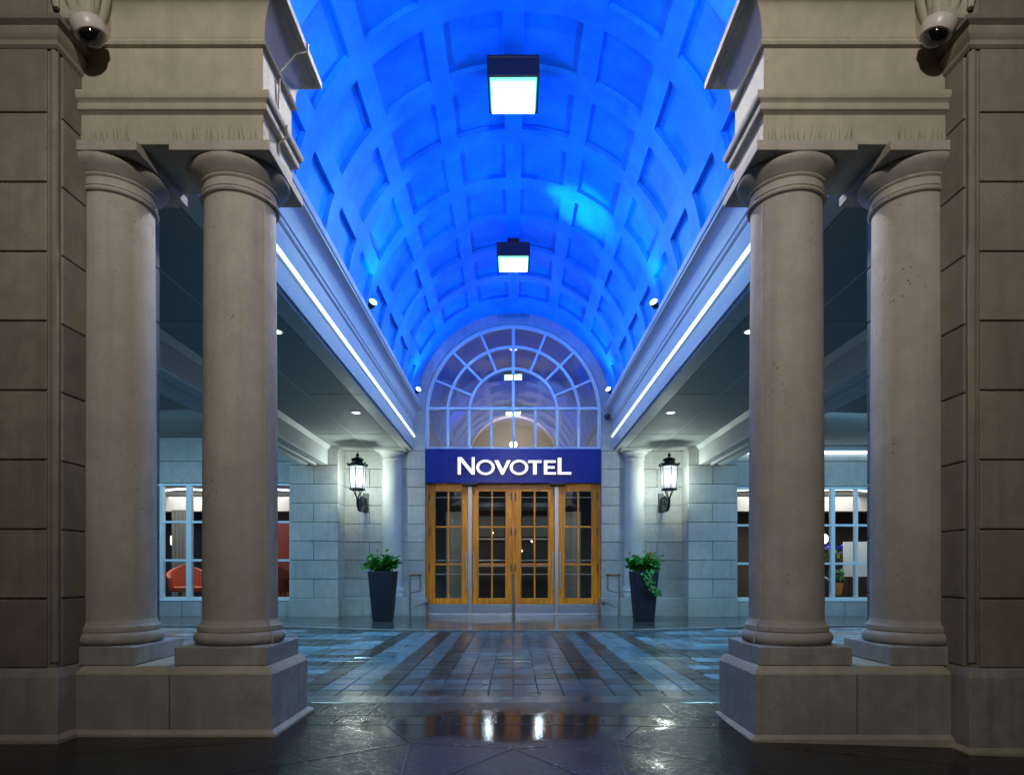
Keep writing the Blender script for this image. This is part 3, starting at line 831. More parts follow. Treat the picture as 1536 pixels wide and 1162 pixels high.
# ------------------------------------------------------------------ hotel facade
hotel = thing('hotel_building', 'pale coursed stone hotel facade with oak doors at the end of the driveway', 'building', (0, YD, 0))
CH = 0.3645; BT = 0.355
for s in (-1, 1):
    # pilaster
    mb = MB(); a, b = xr(s, 3.364, 4.30)
    ashlar(mb, a, b, YPI, YPI + 0.06, BT, CH, 9, [s * 3.83], ztop=3.6)
    c, d = xr(s, 3.372, 4.29); mb.box(c, d, YPI + 0.055, 12.9, 0.1, 3.6)
    c, d = xr(s, 3.364, 3.40)
    for k in range(9):
        z1 = min(3.6, BT + (k + 1) * CH - 0.0035)
        mb.box(c, d, YPI + 0.06, 12.9, BT + k * CH + 0.0035, z1)
    mb.build('pilaster', M['facade'], hotel, bev=0.003)
    mb = MB(); a, b = xr(s, 3.355, 4.31); mb.ring(a, b, YPI, 12.9, [(0, -0.1), (0, BT - 0.02), (-0.012, BT), (-0.03, BT)])
    mb.build('pilaster_base', M['facade'], hotel, bev=0.004)
    # niche wall + jamb
    mb = MB(); a, b = xr(s, 1.762, 3.38)
    ashlar(mb, a, b, YN, YN + 0.06, BT, CH, 9, [s * 2.87], ztop=3.6)
    c, d = xr(s, 1.775, 3.38); mb.box(c, d, YN + 0.045, YN + 0.4, 0.1, 4.2)
    c, d = xr(s, 1.762, 1.80)
    for k in range(11):
        mb.box(c, d, YN + 0.06, YN + 0.4, BT + k * CH + 0.0035, min(4.1, BT + (k + 1) * CH - 0.0035))
    mb.build('niche_wall', M['facade'], hotel, bev=0.003)
    mb = MB(); a, b = xr(s, 1.72, 3.36)
    mb.ring(a, b, YN - 0.235, YN + 0.3, [(0, -0.1), (0, BT - 0.02), (-0.015, BT), (-0.04, BT)])
    mb.build('base_course', M['facade'], hotel, bev=0.004)
    column(s * 2.42, YN, BT + 0.002, 0.095, ZS + 0.03, f'pale half round column against the facade between the {side(s)} wall lantern and the doors', M['facade_col'], 'columns beside the entrance doors', plw=0.235, abw=0.31)
    # upper wall over side bays (fills to vault)
    # side wall with window
    top = 2.557 if s < 0 else 2.49
    bot = 0.345 if s < 0 else 0.335
    yw = 12.32
    mb = MB(); a, b = xr(s, 4.29, 10.6)
    mb.box(a, b, yw, yw + 0.25, -0.1, bot - 0.03)
    for k in range(9):
        xx = 4.29 + k * 0.55
    mb.box(a, b, yw, yw + 0.25, top + 0.03, 3.0)
    mb.box(a, b, yw - 0.006, yw + 0.25, 3.007, 3.55)
    mb.build('window_wall', M['facade'], hotel, bev=0.004)
    for k in range(7):
        mb = MB(); xx = s * (4.29 + 1.08 * k) ; mb.box(xx - 0.004, xx + 0.004, yw - 0.0015, yw + 0.01, -0.1, bot - 0.03)
        mb.build('panel_joint', M['groove'], hotel)
    # window
    mb = MB()
    z0, z1 = bot - 0.028, top + 0.028
    mb.box(a, b, yw + 0.04, yw + 0.12, z0, z0 + 0.05); mb.box(a, b, yw + 0.04, yw + 0.12, z1 - 0.05, z1)
    zb1 = CAMZ + (857 - (840 if s < 0 else 845)) * 12.38 / 950; zb2 = CAMZ + (857 - (782.5 if s < 0 else 787.5)) * 12.38 / 950
    for zz in (zb1, zb2): mb.box(a, b, yw + 0.055, yw + 0.10, zz - 0.022, zz + 0.022)
    k = 0; x = 4.30 if s < 0 else 4.34
    xs_ = []
    if s < 0: xs_ = [(-6.87, 0.07), (-6.335, 0.10), (-5.80, 0.05), (-5.27, 0.10), (-4.74, 0.05), (-7.4, 0.05), (-7.93, 0.10), (-8.46, 0.05), (-9.0, 0.1), (-4.335, 0.05)]
    else: xs_ = [(4.335, 0.05), (4.80, 0.05), (5.27, 0.10), (5.74, 0.05), (6.24, 0.075), (6.70, 0.05), (7.2, 0.075), (7.7, 0.05), (8.2, 0.1), (8.7, 0.05)]
    for xx, w in xs_: mb.box(xx - w / 2, xx + w / 2, yw + 0.03, yw + 0.13, z0 + 0.05, z1 - 0.05)
    wd = mb.build('side_window', M['frame'], hotel, bev=0.003)
    mb = MB(); mb.add([(a, yw + 0.078, z0 + 0.03), (b, yw + 0.078, z0 + 0.03), (b, yw + 0.078, z1 - 0.03), (a, yw + 0.078, z1 - 0.03)], [(0, 1, 2, 3)])
    mb.build('pane', M['window_glass'], wd)
    mb = MB(); c, d = xr(s, 4.2, 10.6); mb.box(c, d, yw - 0.012, yw + 0.02, bot - 0.055, bot - 0.025); mb.build('sill', M['frame'], hotel, bev=0.003)

# lunette wall: voussoir ring round the fanlight
FZ = 4.065; FR = 1.765
mb = MB()
nv = 9
for k in range(nv):
    a0 = PI * k / nv + 0.0025; a1 = PI * (k + 1) / nv - 0.0025
    pts = [arcpt(FR, a0 + (a1 - a0) * i / 6, FZ) for i in range(7)] + [arcpt(2.15, a1 - (a1 - a0) * i / 6, FZ) for i in range(7)]
    mb.prism(pts, 'y', YN, YN + 0.1)
pts = [arcpt(FR + 0.006, PI * i / 40, FZ) for i in range(41)] + [arcpt(2.2, PI - PI * i / 40, FZ) for i in range(41)]
mb.prism(pts, 'y', YN + 0.01, YN + 0.3)
for s in (-1, 1):
    a, b = xr(s, FR, 2.2); mb.box(a, b, YN + 0.003, YN + 0.28, 3.55, FZ - 0.003)
mb.build('arch_surround', M['facade'], hotel, bev=0.003)

# fanlight
mb = MB()
fy0, fy1 = YD - 0.03, YD + 0.05
def ringbar(r, w, y0, y1, a0=0.0, a1=PI, n=40):
    pts = [arcpt(r + w / 2, a0 + (a1 - a0) * i / n, FZ) for i in range(n + 1)] + [arcpt(r - w / 2, a1 - (a1 - a0) * i / n, FZ) for i in range(n + 1)]
    mb.prism(pts, 'y', y0, y1)
ZT = 4.148
ringbar(1.735, 0.06, fy0 - 0.01, fy1)
for r in (1.327, 0.888): ringbar(r, 0.052, fy0, fy1 - 0.005)
for deg in (22.5, 45, 67.5, 112.5, 135, 157.5):
    a = R(deg); u = Vector((math.cos(a), math.sin(a))); nrm = Vector((-u.y, u.x)) * 0.022
    p = Vector((0, FZ)) + u * 0.905; q = Vector((0, FZ)) + u * 1.715
    mb.prism([tuple(p - nrm), tuple(q - nrm), tuple(q + nrm), tuple(p + nrm)], 'y', fy0 + 0.006, fy1 - 0.01)
mb.box(-1.735, 1.735, fy0 - 0.006, fy1 + 0.003, ZT - 0.03, ZT + 0.03)
mb.box(-0.03, 0.03, fy0 - 0.009, fy1 + 0.006, 3.33, FZ + 1.72)
for x in (-1.32, -0.888, -0.445, 0.445, 0.888, 1.32): mb.box(x - 0.026, x + 0.026, fy0 - 0.002, fy1 - 0.002, 3.33, ZT - 0.02)
for s in (-1, 1): a, b = xr(s, 1.705, 1.768); mb.box(a, b, fy0 - 0.012, fy1 + 0.001, 3.33, FZ)
mb.box(-1.76, 1.76, fy0 - 0.03, fy1 + 0.02, 3.318, 3.365)
fan = mb.build('fanlight_window', M['frame'], hotel, bev=0.004)
mb = MB(); pts = [(-1.73, 3.34), (1.73, 3.34)] + [arcpt(1.73, PI * i / 32, FZ) for i in range(33)]
mb.add([(x, YD + 0.012, z) for x, z in pts], [tuple(range(len(pts)))])
mb.build('pane', M['fan_glass'], fan)

# doors
mb = MB()
mb.box(-1.757, -1.711, YD - 0.045, YD + 0.06, 0.0, 2.62); mb.box(1.711, 1.757, YD - 0.045, YD + 0.06, 0.0, 2.62)
mb.box(-0.026, 0.026, YD - 0.035, YD + 0.05, 0.0, 2.61); mb.box(-1.711, 1.711, YD - 0.04, YD + 0.06, 2.608, 2.66)
mb.build('door_frame', M['wood'], hotel, bev=0.004)
for s in (-1, 1):
    mb = MB()
    for x0, x1 in ((0.836, 0.861), (0.881, 0.908)):
        a, b = xr(s, x0, x1); mb.box(a, b, YD - 0.05, YD + 0.03, 0.012, 2.606)
    a, b = xr(s, 0.861, 0.881); mb.box(a, b, YD - 0.03, YD + 0.03, 0.012, 2.606)
    mb.build('door_astragal', M['steel'], hotel, bev=0.003)
mb = MB(); mb.box(-1.76, 1.76, YD - 0.09, YD + 0.1, 0.0, 0.014); mb.build('threshold', M['steel'], hotel, bev=0.003)
for (x0, x1, hinge, hand) in ((-1.708, -0.912, -1, 1), (-0.832, -0.028, 1, -1), (0.028, 0.832, -1, 1), (0.912, 1.708, 1, -1)):
    mb = MB(); ya, yb = YD - 0.03, YD + 0.02
    gx0, gx1, g0, g1 = x0 + 0.12, x1 - 0.12, 0.325, 2.478
    mb.box(x0, gx0, ya, yb, 0.205, 2.605); mb.box(gx1, x1, ya, yb, 0.205, 2.605)
    mb.box(gx0, gx1, ya, yb, g1, 2.605); mb.box(gx0, gx1, ya, yb, 0.205, g0)
    # bead round the glass
    bd = 0.014
    mb.box(gx0, gx0 + bd, ya + 0.01, yb - 0.003, g0, g1); mb.box(gx1 - bd, gx1, ya + 0.01, yb - 0.003, g0, g1)
    xm = (gx0 + gx1) / 2
    mb.box(xm - 0.017, xm + 0.017, ya + 0.008, yb - 0.006, g0, g1)
    for zz in (1.763, 1.008):
        mb.box(gx0 + bd, xm - 0.017, ya + 0.009, yb - 0.006, zz - 0.016, zz + 0.016); mb.box(xm + 0.017, gx1 - bd, ya + 0.009, yb - 0.006, zz - 0.016, zz + 0.016)
    dr = mb.build('entrance_door', M['wood'], hotel, bev=0.004)
    mb = MB(); mb.add([(gx0, YD - 0.005, g0), (gx1, YD - 0.005, g0), (gx1, YD - 0.005, g1), (gx0, YD - 0.005, g1)], [(0, 1, 2, 3)])
    mb.build('pane', M['door_glass'], dr)
    mb = MB(); mb.box(x0 + 0.003, x1 - 0.003, ya - 0.004, yb, 0.018, 0.2); mb.build('kick_plate', M['kick'], dr, bev=0.002)
    for zz in (1.09, 0.806):
        mb = MB(); mb.tube([(gx0 - 0.02, yb + 0.05, zz), (gx1 + 0.02, yb + 0.05, zz)], 0.013, 8); mb.build('push_bar', M['steel'], dr, smooth=60)
    hx = x1 - 0.035 if hand > 0 else x0 + 0.035
    mb = MB(); mb.tube([(hx, ya - 0.062, 0.50), (hx, ya - 0.062, 1.27)], 0.014, 10)
    for zz in (0.56, 1.21): mb.tube([(hx, ya - 0.062, zz), (hx, ya + 0.002, zz)], 0.009, 8)
    mb.build('pull_handle', M['steel'], dr, smooth=50)
    ex = x0 + 0.012 if hinge < 0 else x1 - 0.012
    for zz in (2.37, 1.66, 0.94):
        mb = MB(); mb.tube([(ex, ya - 0.014, zz - 0.075), (ex, ya - 0.014, zz + 0.075)], 0.013, 8)
        mb.box(ex - 0.02, ex + 0.02, ya - 0.006, ya + 0.002, zz - 0.06, zz + 0.06)
        mb.build('hinge', M['bronze'], dr, smooth=40)

# ------------------------------------------------------------------ sign
sg = thing('hotel_sign', 'royal blue sign panel with glowing white letters above the oak doors', 'sign', (0, YD - 0.1, 2.97))
mb = MB(); mb.box(-1.752, 1.752, YD - 0.15, YD - 0.02, 2.63, 3.312); mb.build('panel', M['sign'], sg, bev=0.004)
SC = 1 / (5.69 * 75.3)
def L(px, py): return ((px / 5.69 + 640 - 770) / 75.3, CAMZ + (857 - (660 + py / 5.69)) / 75.3)
YS0, YS1 = YD - 0.195, YD - 0.153
def letter(polys, ell=None):
    mb = MB()
    for poly in polys: mb.prism([L(*p) for p in poly], 'y', YS0, YS1)
    if ell:
        cx, cy, rx, ry, ix, iy = ell; n = 48
        o_ = [L(cx + rx * math.cos(2 * PI * i / n), cy + ry * math.sin(2 * PI * i / n)) for i in range(n)]
        i_ = [L(cx + ix * math.cos(2 * PI * i / n), cy + iy * math.sin(2 * PI * i / n)) for i in range(n)]
        vs = [(x, YS0, z) for x, z in o_ + i_] + [(x, YS1, z) for x, z in o_ + i_]
        fs = []
        for i in range(n):
            j = (i + 1) % n
            fs += [(i, j, n + j, n + i), (2 * n + i, 3 * n + i, 3 * n + j, 2 * n + j), (i, 2 * n + i, 2 * n + j, j), (n + i, n + j, 3 * n + j, 3 * n + i)]
        mb.add(vs, fs)
    # faces toward the street glow, returns are painted
    mb.mi = []
    for f in mb.f:
        mb.mi.append(0 if all(abs(mb.v[i][1] - YS0) < 1e-6 for i in f) else 1)
    return mb.build('letter', [M['letter'], M['letter_side']], sg)
letter([[(265, 145), (299, 145), (385, 250), (385, 145), (410, 145), (410, 293), (384, 293), (292, 182), (292, 293), (265, 293)]])
letter([], (502, 232, 79, 65, 54, 45))
letter([[(577, 171), (613, 171), (650, 250), (686, 171), (718, 171), (656, 294), (636, 294)]])
letter([], (788, 232, 79, 65, 54, 45))
letter([[(865, 172), (980, 172), (980, 194), (939, 194), (939, 293), (907, 293), (907, 194), (865, 194)]])
letter([[(1000, 172), (1101, 172), (1101, 193), (1030, 193), (1030, 222), (1092, 222), (1092, 242), (1030, 242), (1030, 273), (1104, 273), (1104, 293), (1000, 293)]])
letter([[(1118, 150), (1150, 150), (1150, 272), (1235, 272), (1233, 293), (1118, 293)]])
for s in (-1, 1):
    mb = MB(); x = s * 0.87 + (0.0 if s < 0 else 0.02); mb.box(x - 0.15, x + 0.15, YD - 0.20, YD - 0.02, 2.585, 2.628)
    o = mb.build('door_sensor', M['black'], bev=0.006)
    tag(o, f'small black door sensor bar under the blue sign above the {side(s)} pair of oak doors', 'sensor', 'door sensors under the sign')

# ------------------------------------------------------------------ wall lanterns
for s in (-1, 1):
    cx, cy = s * 2.945, 11.97
    t = thing('wall_lantern', f'lit black iron lantern with frosted glass on a scroll bracket, on the {side(s)} facade wall', 'wall lantern', (s * 2.945, YN, 2.4), 'lanterns on the facade')
    n6 = 6
    def hexring(r, z, rot=R(30)): return [(cx + r * math.cos(rot + 2 * PI * i / n6), cy + r * math.sin(rot + 2 * PI * i / n6), z) for i in range(n6)]
    def loft(mbx, rings, cap=True):
        vs = []; fs = []
        for r in rings: vs += r
        for k in range(len(rings) - 1):
            for i in range(n6):
                j = (i + 1) % n6
                fs.append((k * n6 + i, k * n6 + j, (k + 1) * n6 + j, (k + 1) * n6 + i))
        if cap: fs += [tuple(reversed(range(n6))), tuple(range((len(rings) - 1) * n6, len(rings) * n6))]
        mbx.add(vs, fs)
    mb = MB(); loft(mb, [hexring(0.122, 2.425), hexring(0.150, 2.84)]); mb.build('glass', M['lantern_glass'], t)
    mb = MB()
    loft(mb, [hexring(0.155, 2.40), hexring(0.158, 2.415), hexring(0.150, 2.428), hexring(0.10, 2.40)], True)
    for i in range(n6):
        a = R(30) + 2 * PI * i / n6
        mb.tube([(cx + 0.130 * math.cos(a), cy + 0.130 * math.sin(a), 2.42), (cx + 0.163 * math.cos(a), cy + 0.163 * math.sin(a), 2.86)], 0.0075, 6)
    mb.build('cage', M['lantern_iron'], t, smooth=40)
    mb = MB()
    loft(mb, [hexring(0.172, 2.838), hexring(0.182, 2.85), hexring(0.178, 2.875), hexring(0.165, 2.89), hexring(0.12, 2.905), hexring(0.105, 2.935), hexring(0.10, 2.955)], True)
    mb.lathe(cx, cy, [(0.10, 2.955), (0.118, 2.965), (0.122, 2.975), (0.105, 2.992), (0.07, 3.008), (0.045, 3.015), (0.03, 3.02), (0.018, 3.035), (0.03, 3.05), (0.033, 3.065), (0.022, 3.08), (0.012, 3.09), (0.014, 3.10), (0.004, 3.118)], 20)
    for i in range(n6):
        a = R(30) + 2 * PI * i / n6
        mb.sphere((cx + 0.185 * math.cos(a), cy + 0.185 * math.sin(a), 2.878), 0.02, 0.02, 0.032, 8, 6)
    mb.build('roof', M['lantern_iron'], t, smooth=40)
    mb = MB()
    for i in range(4):
        a = R(45) + PI / 2 * i
        mb.tube([(cx + 0.10 * math.cos(a), cy + 0.10 * math.sin(a), 2.405), (cx + 0.05 * math.cos(a), cy + 0.05 * math.sin(a), 2.31), (cx + 0.012 * math.cos(a), cy + 0.012 * math.sin(a), 2.25)], 0.009, 6)
    mb.tube([(cx, cy, 2.27), (cx, cy + 0.01, 2.20), (cx, cy + 0.06, 2.11), (cx, cy + 0.16, 2.05), (cx, cy + 0.30, 2.045), (cx, cy + 0.46, 2.09), (cx, YN - 0.01, 2.20)], [0.02, 0.028, 0.034, 0.038, 0.036, 0.03, 0.028], 10)
    sp = []
    for i in range(26):
        a = i / 25 * 2.6 * PI; r = 0.11 - 0.0032 * i
        sp.append((cx, cy + 0.30 + r * math.cos(a), 2.17 + r * math.sin(a)))
    mb.tube(sp, 0.026, 8)
    mb.tube([(cx, cy + 0.02, 2.22), (cx, cy + 0.14, 2.16), (cx, cy + 0.2, 2.26), (cx, cy + 0.3, 2.32), (cx, YN - 0.02, 2.30)], 0.022, 8)
    mb.build('bracket', M['lantern_iron'], t, smooth=60)
    mb = MB(); mb.box(cx - 0.055, cx + 0.055, YN - 0.03, YN - 0.001, 2.04, 2.42); mb.build('wall_plate', M['lantern_iron'], t, bev=0.008)

# ------------------------------------------------------------------ ceiling lanterns and downlights
for k, (y, nm) in enumerate(((6.16 + 0.255, 'nearer'), (9.66 + 0.255, 'farther'))):
    t = thing('ceiling_lantern', f'{nm} of the two square black lanterns glowing white under the blue vault', 'ceiling light', (0, y, 5.6), 'square lanterns under the vault')
    w = 0.255
    zb = 5.68
    mb = MB()
    mb.box(-w, w, y - w, y - w + 0.02, zb, zb + 0.175); mb.box(-w, w, y + w - 0.02, y + w, zb, zb + 0.175)
    mb.box(-w, -w + 0.02, y - w + 0.02, y + w - 0.02, zb, zb + 0.175); mb.box(w - 0.02, w, y - w + 0.02, y + w - 0.02, zb, zb + 0.175)
    mb.box(-w, w, y - w, y + w, zb + 0.177, zb + 0.205)
    mb.build('housing', M['black'], t, bev=0.004)
    mb = MB(); mb.taper(0, y, zb - 0.03, zb + 0.10, w - 0.032, w - 0.032, w - 0.024, w - 0.024); mb.build('diffuser', M['diffuser'], t, bev=0.006)
    mb = MB(); mb.ring(-w + 0.033, w - 0.033, y - w + 0.033, y + w - 0.033, [(0.012, zb + 0.006), (0.0, zb + 0.012)], cap=False); mb.build('glow_rim', M['rim'], t)
    mb = MB(); mb.box(-0.09, 0.09, y - 0.09, y + 0.09, zb + 0.205, VZ + VR + 0.03); mb.build('stem', M['black'], t)
for s in (-1, 1):
    for y, nm in ((6.36, 'nearer'), (9.6, 'farther')):
        t = thing('downlight', f'{nm} round recessed downlight in the flat ceiling on the {side(s)}', 'downlight', (s * 2.385, y, ZS), 'recessed downlights')
        mb = MB(); mb.lathe(s * 2.385, y, [(0.058, ZS + 0.002), (0.06, ZS - 0.006), (0.078, ZS - 0.005), (0.082, ZS + 0.002)], 28, cap=False); mb.build('trim', M['white'], t, smooth=50)
        mb = MB(); mb.lathe(s * 2.385, y, [(0.058, ZS - 0.003), (0.001, ZS - 0.004)], 28, cap=False); mb.build('lens', M['lens'], t)

# floodlights on the cornice ledges
FL = [4.35, 8.14, 12.02]
for s in (-1, 1):
    for y, nm in zip(FL, ('nearest', 'middle', 'farthest')):
        x = s * 1.815; z = 4.30
        t = thing('floodlight', f'{nm} small round uplight on the {side(s)} cornice ledge, shining blue onto the vault', 'floodlight', (x, y, 4.215), 'uplights on the vault ledges')
        d = Vector((-s * 0.5, -0.62, 0.42)).normalized()
        p0 = Vector((x, y, z))
        mb = MB(); mb.tube([p0 - d * 0.07, p0 - d * 0.05, p0, p0 + d * 0.03], [0.025, 0.04, 0.05, 0.052], 16, cap=True); mb.build('body', M['black'], t, smooth=40)
        mb = MB(); mb.tube([p0 + d * 0.032, p0 + d * 0.036], [0.049, 0.046], 16); mb.build('lens', M['flood'], t)
        mb = MB(); mb.tube([(x + s * 0.05, y, 4.214), (x + s * 0.04, y, 4.25), tuple(p0 - d * 0.03)], 0.012, 6); mb.build('mount', M['black'], t, smooth=50)

# small camera on the right jamb
t = thing('bullet_camera', 'small dark round camera high on the right jamb beside the fanlight', 'security camera', (1.86, YN, 3.93))
cx, cz = (911 - 770) / 950 * (YN - 0.1), CAMZ + (857 - 624) / 950 * (YN - 0.1)
mb = MB(); mb.sphere((cx, YN - 0.09, cz), 0.06, 0.06, 0.06, 18, 12); mb.build('head', M['lantern_iron'], t, smooth=70)
mb = MB(); mb.tube([(cx, YN - 0.135, cz - 0.012), (cx, YN - 0.158, cz - 0.016)], [0.034, 0.026], 14); mb.build('lens', M['cam_dome'], t, smooth=50)
mb = MB(); mb.tube([(cx - 0.05, YN - 0.09, cz + 0.045), (cx - 0.02, YN - 0.05, cz + 0.05), (cx, YN + 0.003, cz + 0.05)], 0.018, 8); mb.build('arm', M['white'], t, smooth=50)

# cove led on the right facade
mb = MB(); mb.box(4.32, 10.4, 12.255, 12.285, 3.145, 3.185); o = mb.build('cove_light', M['led_soft'])
tag(o, 'straight white light strip along the facade above the right restaurant windows', 'light strip')
mb = MB(); mb.box(4.32, 10.4, 12.25, 12.31, 3.19, 3.215); o = mb.build('light_shelf', M['frame'])
tag(o, 'slim pale shelf over the light strip above the right restaurant windows', 'shelf')

# ------------------------------------------------------------------ planters
def leaf_quad(mb, p, d, up, ln, w):
    d = d.normalized(); sd = d.cross(up)
    if sd.length < 1e-3: sd = d.cross(Vector((1, 0, 0)))
    sd = sd.normalized(); nn = sd.cross(d)
    a = p; b = p + d * ln * 0.35 + sd * w + nn * 0.12 * ln; c = p + d * ln - nn * 0.1 * ln; e = p + d * ln * 0.35 - sd * w + nn * 0.12 * ln
    m = p + d * ln * 0.42 + nn * 0.02 * ln
    mb.add([a, b, c, e, m], [(0, 1, 4), (1, 2, 4), (0, 4, 3), (4, 2, 3)])
for s in (-1, 1):
    cx, cy = s * 2.295, 11.16
    t = thing('planter', f'tall tapered charcoal square planter standing by the {side(s)} facade column', 'planter', (cx, cy, 0), 'planters beside the doors')
    mb = MB()
    mb.taper(cx, cy, 0.004, 0.845, 0.157, 0.157, 0.222, 0.222)
    mb.build('pot', M['pot'], t, bev=0.008)
    mb = MB()
    h = 0.224
    mb.box(cx - h, cx + h, cy - h, cy - h + 0.02, 0.846, 0.868); mb.box(cx - h, cx + h, cy + h - 0.02, cy + h, 0.846, 0.868)
    mb.box(cx - h, cx - h + 0.02, cy - h + 0.02, cy + h - 0.02, 0.846, 0.868); mb.box(cx + h - 0.02, cx + h, cy - h + 0.02, cy + h - 0.02, 0.846, 0.868)
    mb.build('rim', M['pot'], t)
    mb = MB(); mb.box(cx - h + 0.021, cx + h - 0.021, cy - h + 0.021, cy + h - 0.021, 0.845, 0.853); mb.build('soil', M['soil'], t)
    lab = 'bushy green plant with one red flower and a dark leaf in the left planter' if s < 0 else 'bushy green plant with orange flowers and a vine trailing down the right planter'
    pl = thing('flowering_plant', lab, 'plant', (cx, cy, 0.85), 'plants in the planters')
    prg = random.Random(20 + s)
    mb = MB(); mst = MB()
    for i in range(95):
        a = prg.uniform(0, 2 * PI); rr = prg.uniform(0.02, 0.15); hgt = prg.uniform(0.10, 0.38)
        base = Vector((cx + rr * 0.6 * math.cos(a), cy + rr * 0.6 * math.sin(a), 0.855))
        tip = base + Vector((math.cos(a) * prg.uniform(0.05, 0.27), math.sin(a) * prg.uniform(0.05, 0.22), hgt * (1.0 - 0.35 * rr / 0.15)))
        mst.tube([base, (base + tip) / 2 + Vector((0, 0, 0.03)), tip], [0.005, 0.004, 0.003], 4)
        for k in range(8):
            u = 0.35 + 0.65 * k / 7
            p = base.lerp(tip, u)
            an = a + prg.uniform(-1.9, 1.9)
            d = Vector((math.cos(an), math.sin(an), prg.uniform(-0.5, 0.7)))
            leaf_quad(mb, p, d, Vector((0, 0, 1)), prg.uniform(0.07, 0.13), prg.uniform(0.025, 0.046))
    # stray shoots
    shoots = [((-0.36, -0.05, 0.04), 10), ((0.38, 0.0, 0.16), 12)] if s < 0 else [((-0.33, -0.02, 0.22), 9), ((0.36, -0.03, 0.20), 10)]
    for off, n in shoots:
        b = Vector((cx + off[0] * 0.3, cy - 0.12, 0.93)); e = Vector((cx + off[0], cy - 0.15 + off[1], 0.86 + off[2]))
        mst.tube([b, (b + e) / 2 + Vector((0, 0, 0.04)), e], 0.004, 4)
        for k in range(n):
            p = b.lerp(e, 0.35 + 0.65 * k / n) + Vector((0, 0, 0.02)); an = prg.uniform(0, 2 * PI)
            leaf_quad(mb, p, Vector((math.cos(an), math.sin(an) * 0.5, prg.uniform(-0.6, 0.5))), Vector((0, 0, 1)), prg.uniform(0.04, 0.08), 0.02)
    mb.build('foliage', M['leaf'], pl, fix=False)
    mst.build('stem', M['leaf2'], pl)
    if s > 0:
        mb = MB()
        path = [Vector(p) for p in ((cx + 0.02, cy - 0.22, 0.88), (cx + 0.05, cy - 0.255, 0.78), (cx + 0.07, cy - 0.245, 0.66), (cx + 0.09, cy - 0.235, 0.56), (cx + 0.17, cy - 0.22, 0.50))]
        for k in range(60):
            u = k / 59 * 3.99; i = int(u); p = path[i].lerp(path[i + 1], u - i)
            wd_ = 0.12 * (1 - k / 75)
            p = p + Vector((prg.uniform(-wd_, wd_), prg.uniform(-0.04, 0.0), prg.uniform(-0.03, 0.03)))
            an = prg.uniform(0, 2 * PI)
            leaf_quad(mb, p, Vector((math.cos(an), -0.5, math.sin(an))), Vector((0, -1, 0.3)), prg.uniform(0.045, 0.08), prg.uniform(0.02, 0.034))
        for k in range(14):
            p = Vector((cx + 0.19 + prg.uniform(-0.03, 0.06), cy - 0.22, 0.50 + prg.uniform(-0.03, 0.04))); an = prg.uniform(0, 2 * PI)
            leaf_quad(mb, p, Vector((math.cos(an), -0.4, math.sin(an))), Vector((0, -1, 0.2)), 0.055, 0.024)
        mb.build('vine', M['leaf2'], pl, fix=False)
    fl = [(-0.075, 0.375, 'red', 0.038), (0.11, 0.265, 'purple', 0.045)] if s < 0 else [(-0.20, 0.275, 'red', 0.05), (0.10, 0.33, 'orange', 0.045), (0.03, 0.30, 'purple', 0.04)]
    for dx, dz, mt, rr in fl:
        mb = MB(); c = Vector((cx + dx, cy - 0.12, 0.85 + dz))
        for k in range(14):
            an = prg.uniform(0, 2 * PI); el = prg.uniform(-0.3, 1.3)
            d = Vector((math.cos(an) * math.cos(el), math.sin(an) * math.cos(el), math.sin(el)))
            leaf_quad(mb, c, d, Vector((0, 0, 1)) if abs(d.z) < 0.9 else Vector((1, 0, 0)), rr, rr * 0.35)
        mb.tube([c, c - Vector((0, -0.02, 0.15))], 0.003, 4)
        mb.build('flower' if mt != 'purple' else 'dark_leaf', M[mt], pl, fix=False)

# ------------------------------------------------------------------ guard rails in front of the doors
def guard_rail(x, yf, yr, label, bracket):
    t = thing('guard_rail', label, 'handrail', (x, yf, 0), 'guard rails before the doors')
    mb = MB(); mb.tube([(x, yf - 0.03, 0.80), (x, yr, 0.80)], 0.021, 12); mb.build('top_rail', M['rail_wood'], t, smooth=60)
    mb = MB(); mb.tube([(x, yf, 0.0), (x, yf, 0.785)], 0.019, 12); mb.lathe(x, yf, [(0.045, 0.002), (0.045, 0.010), (0.02, 0.014)], 16); mb.build('post', M['steel_dark'], t, smooth=50)
    mb = MB(); mb.tube([(x, yr - 0.08, 0.51), (x, yr - 0.08, 0.785)], 0.017, 10); mb.build('rear_post', M['steel_dark'], t, smooth=60)
    mb = MB(); mb.tube([(x, yf, 0.51), (x, yr - 0.06, 0.51)], 0.014, 10); mb.build('lower_rail', M['steel_dark'], t, smooth=60)
    if bracket:
        sx = 1 if x > 0 else -1
        mb = MB(); mb.tube([(x, yf, 0.24), (x, yf + 0.5, 0.25), (x, YN - 0.26, 0.26)], 0.012, 8)
        mb.tube([(x, YN - 0.30, 0.26), (x, YN - 0.237, 0.26)], [0.02, 0.05], 12)
        mb.build('wall_bracket', M['steel_dark'], t, smooth=40)
    else:
        mb = MB(); mb.tube([(x, yr - 0.08, 0.0), (x, yr - 0.08, 0.50)], 0.017, 10); mb.build('post', M['steel_dark'], t, smooth=60)
    return t
guard_rail(-1.715, 10.5, 11.75, 'short steel guard rail left of the oak doors, fixed to the left jamb base', True)
guard_rail(1.775, 10.6, 12.0, 'short steel guard rail right of the oak doors, fixed to the right jamb base', True)
guard_rail(0.0, 10.25, 12.2, 'steel guard rail seen end on before the middle of the oak doors', False)

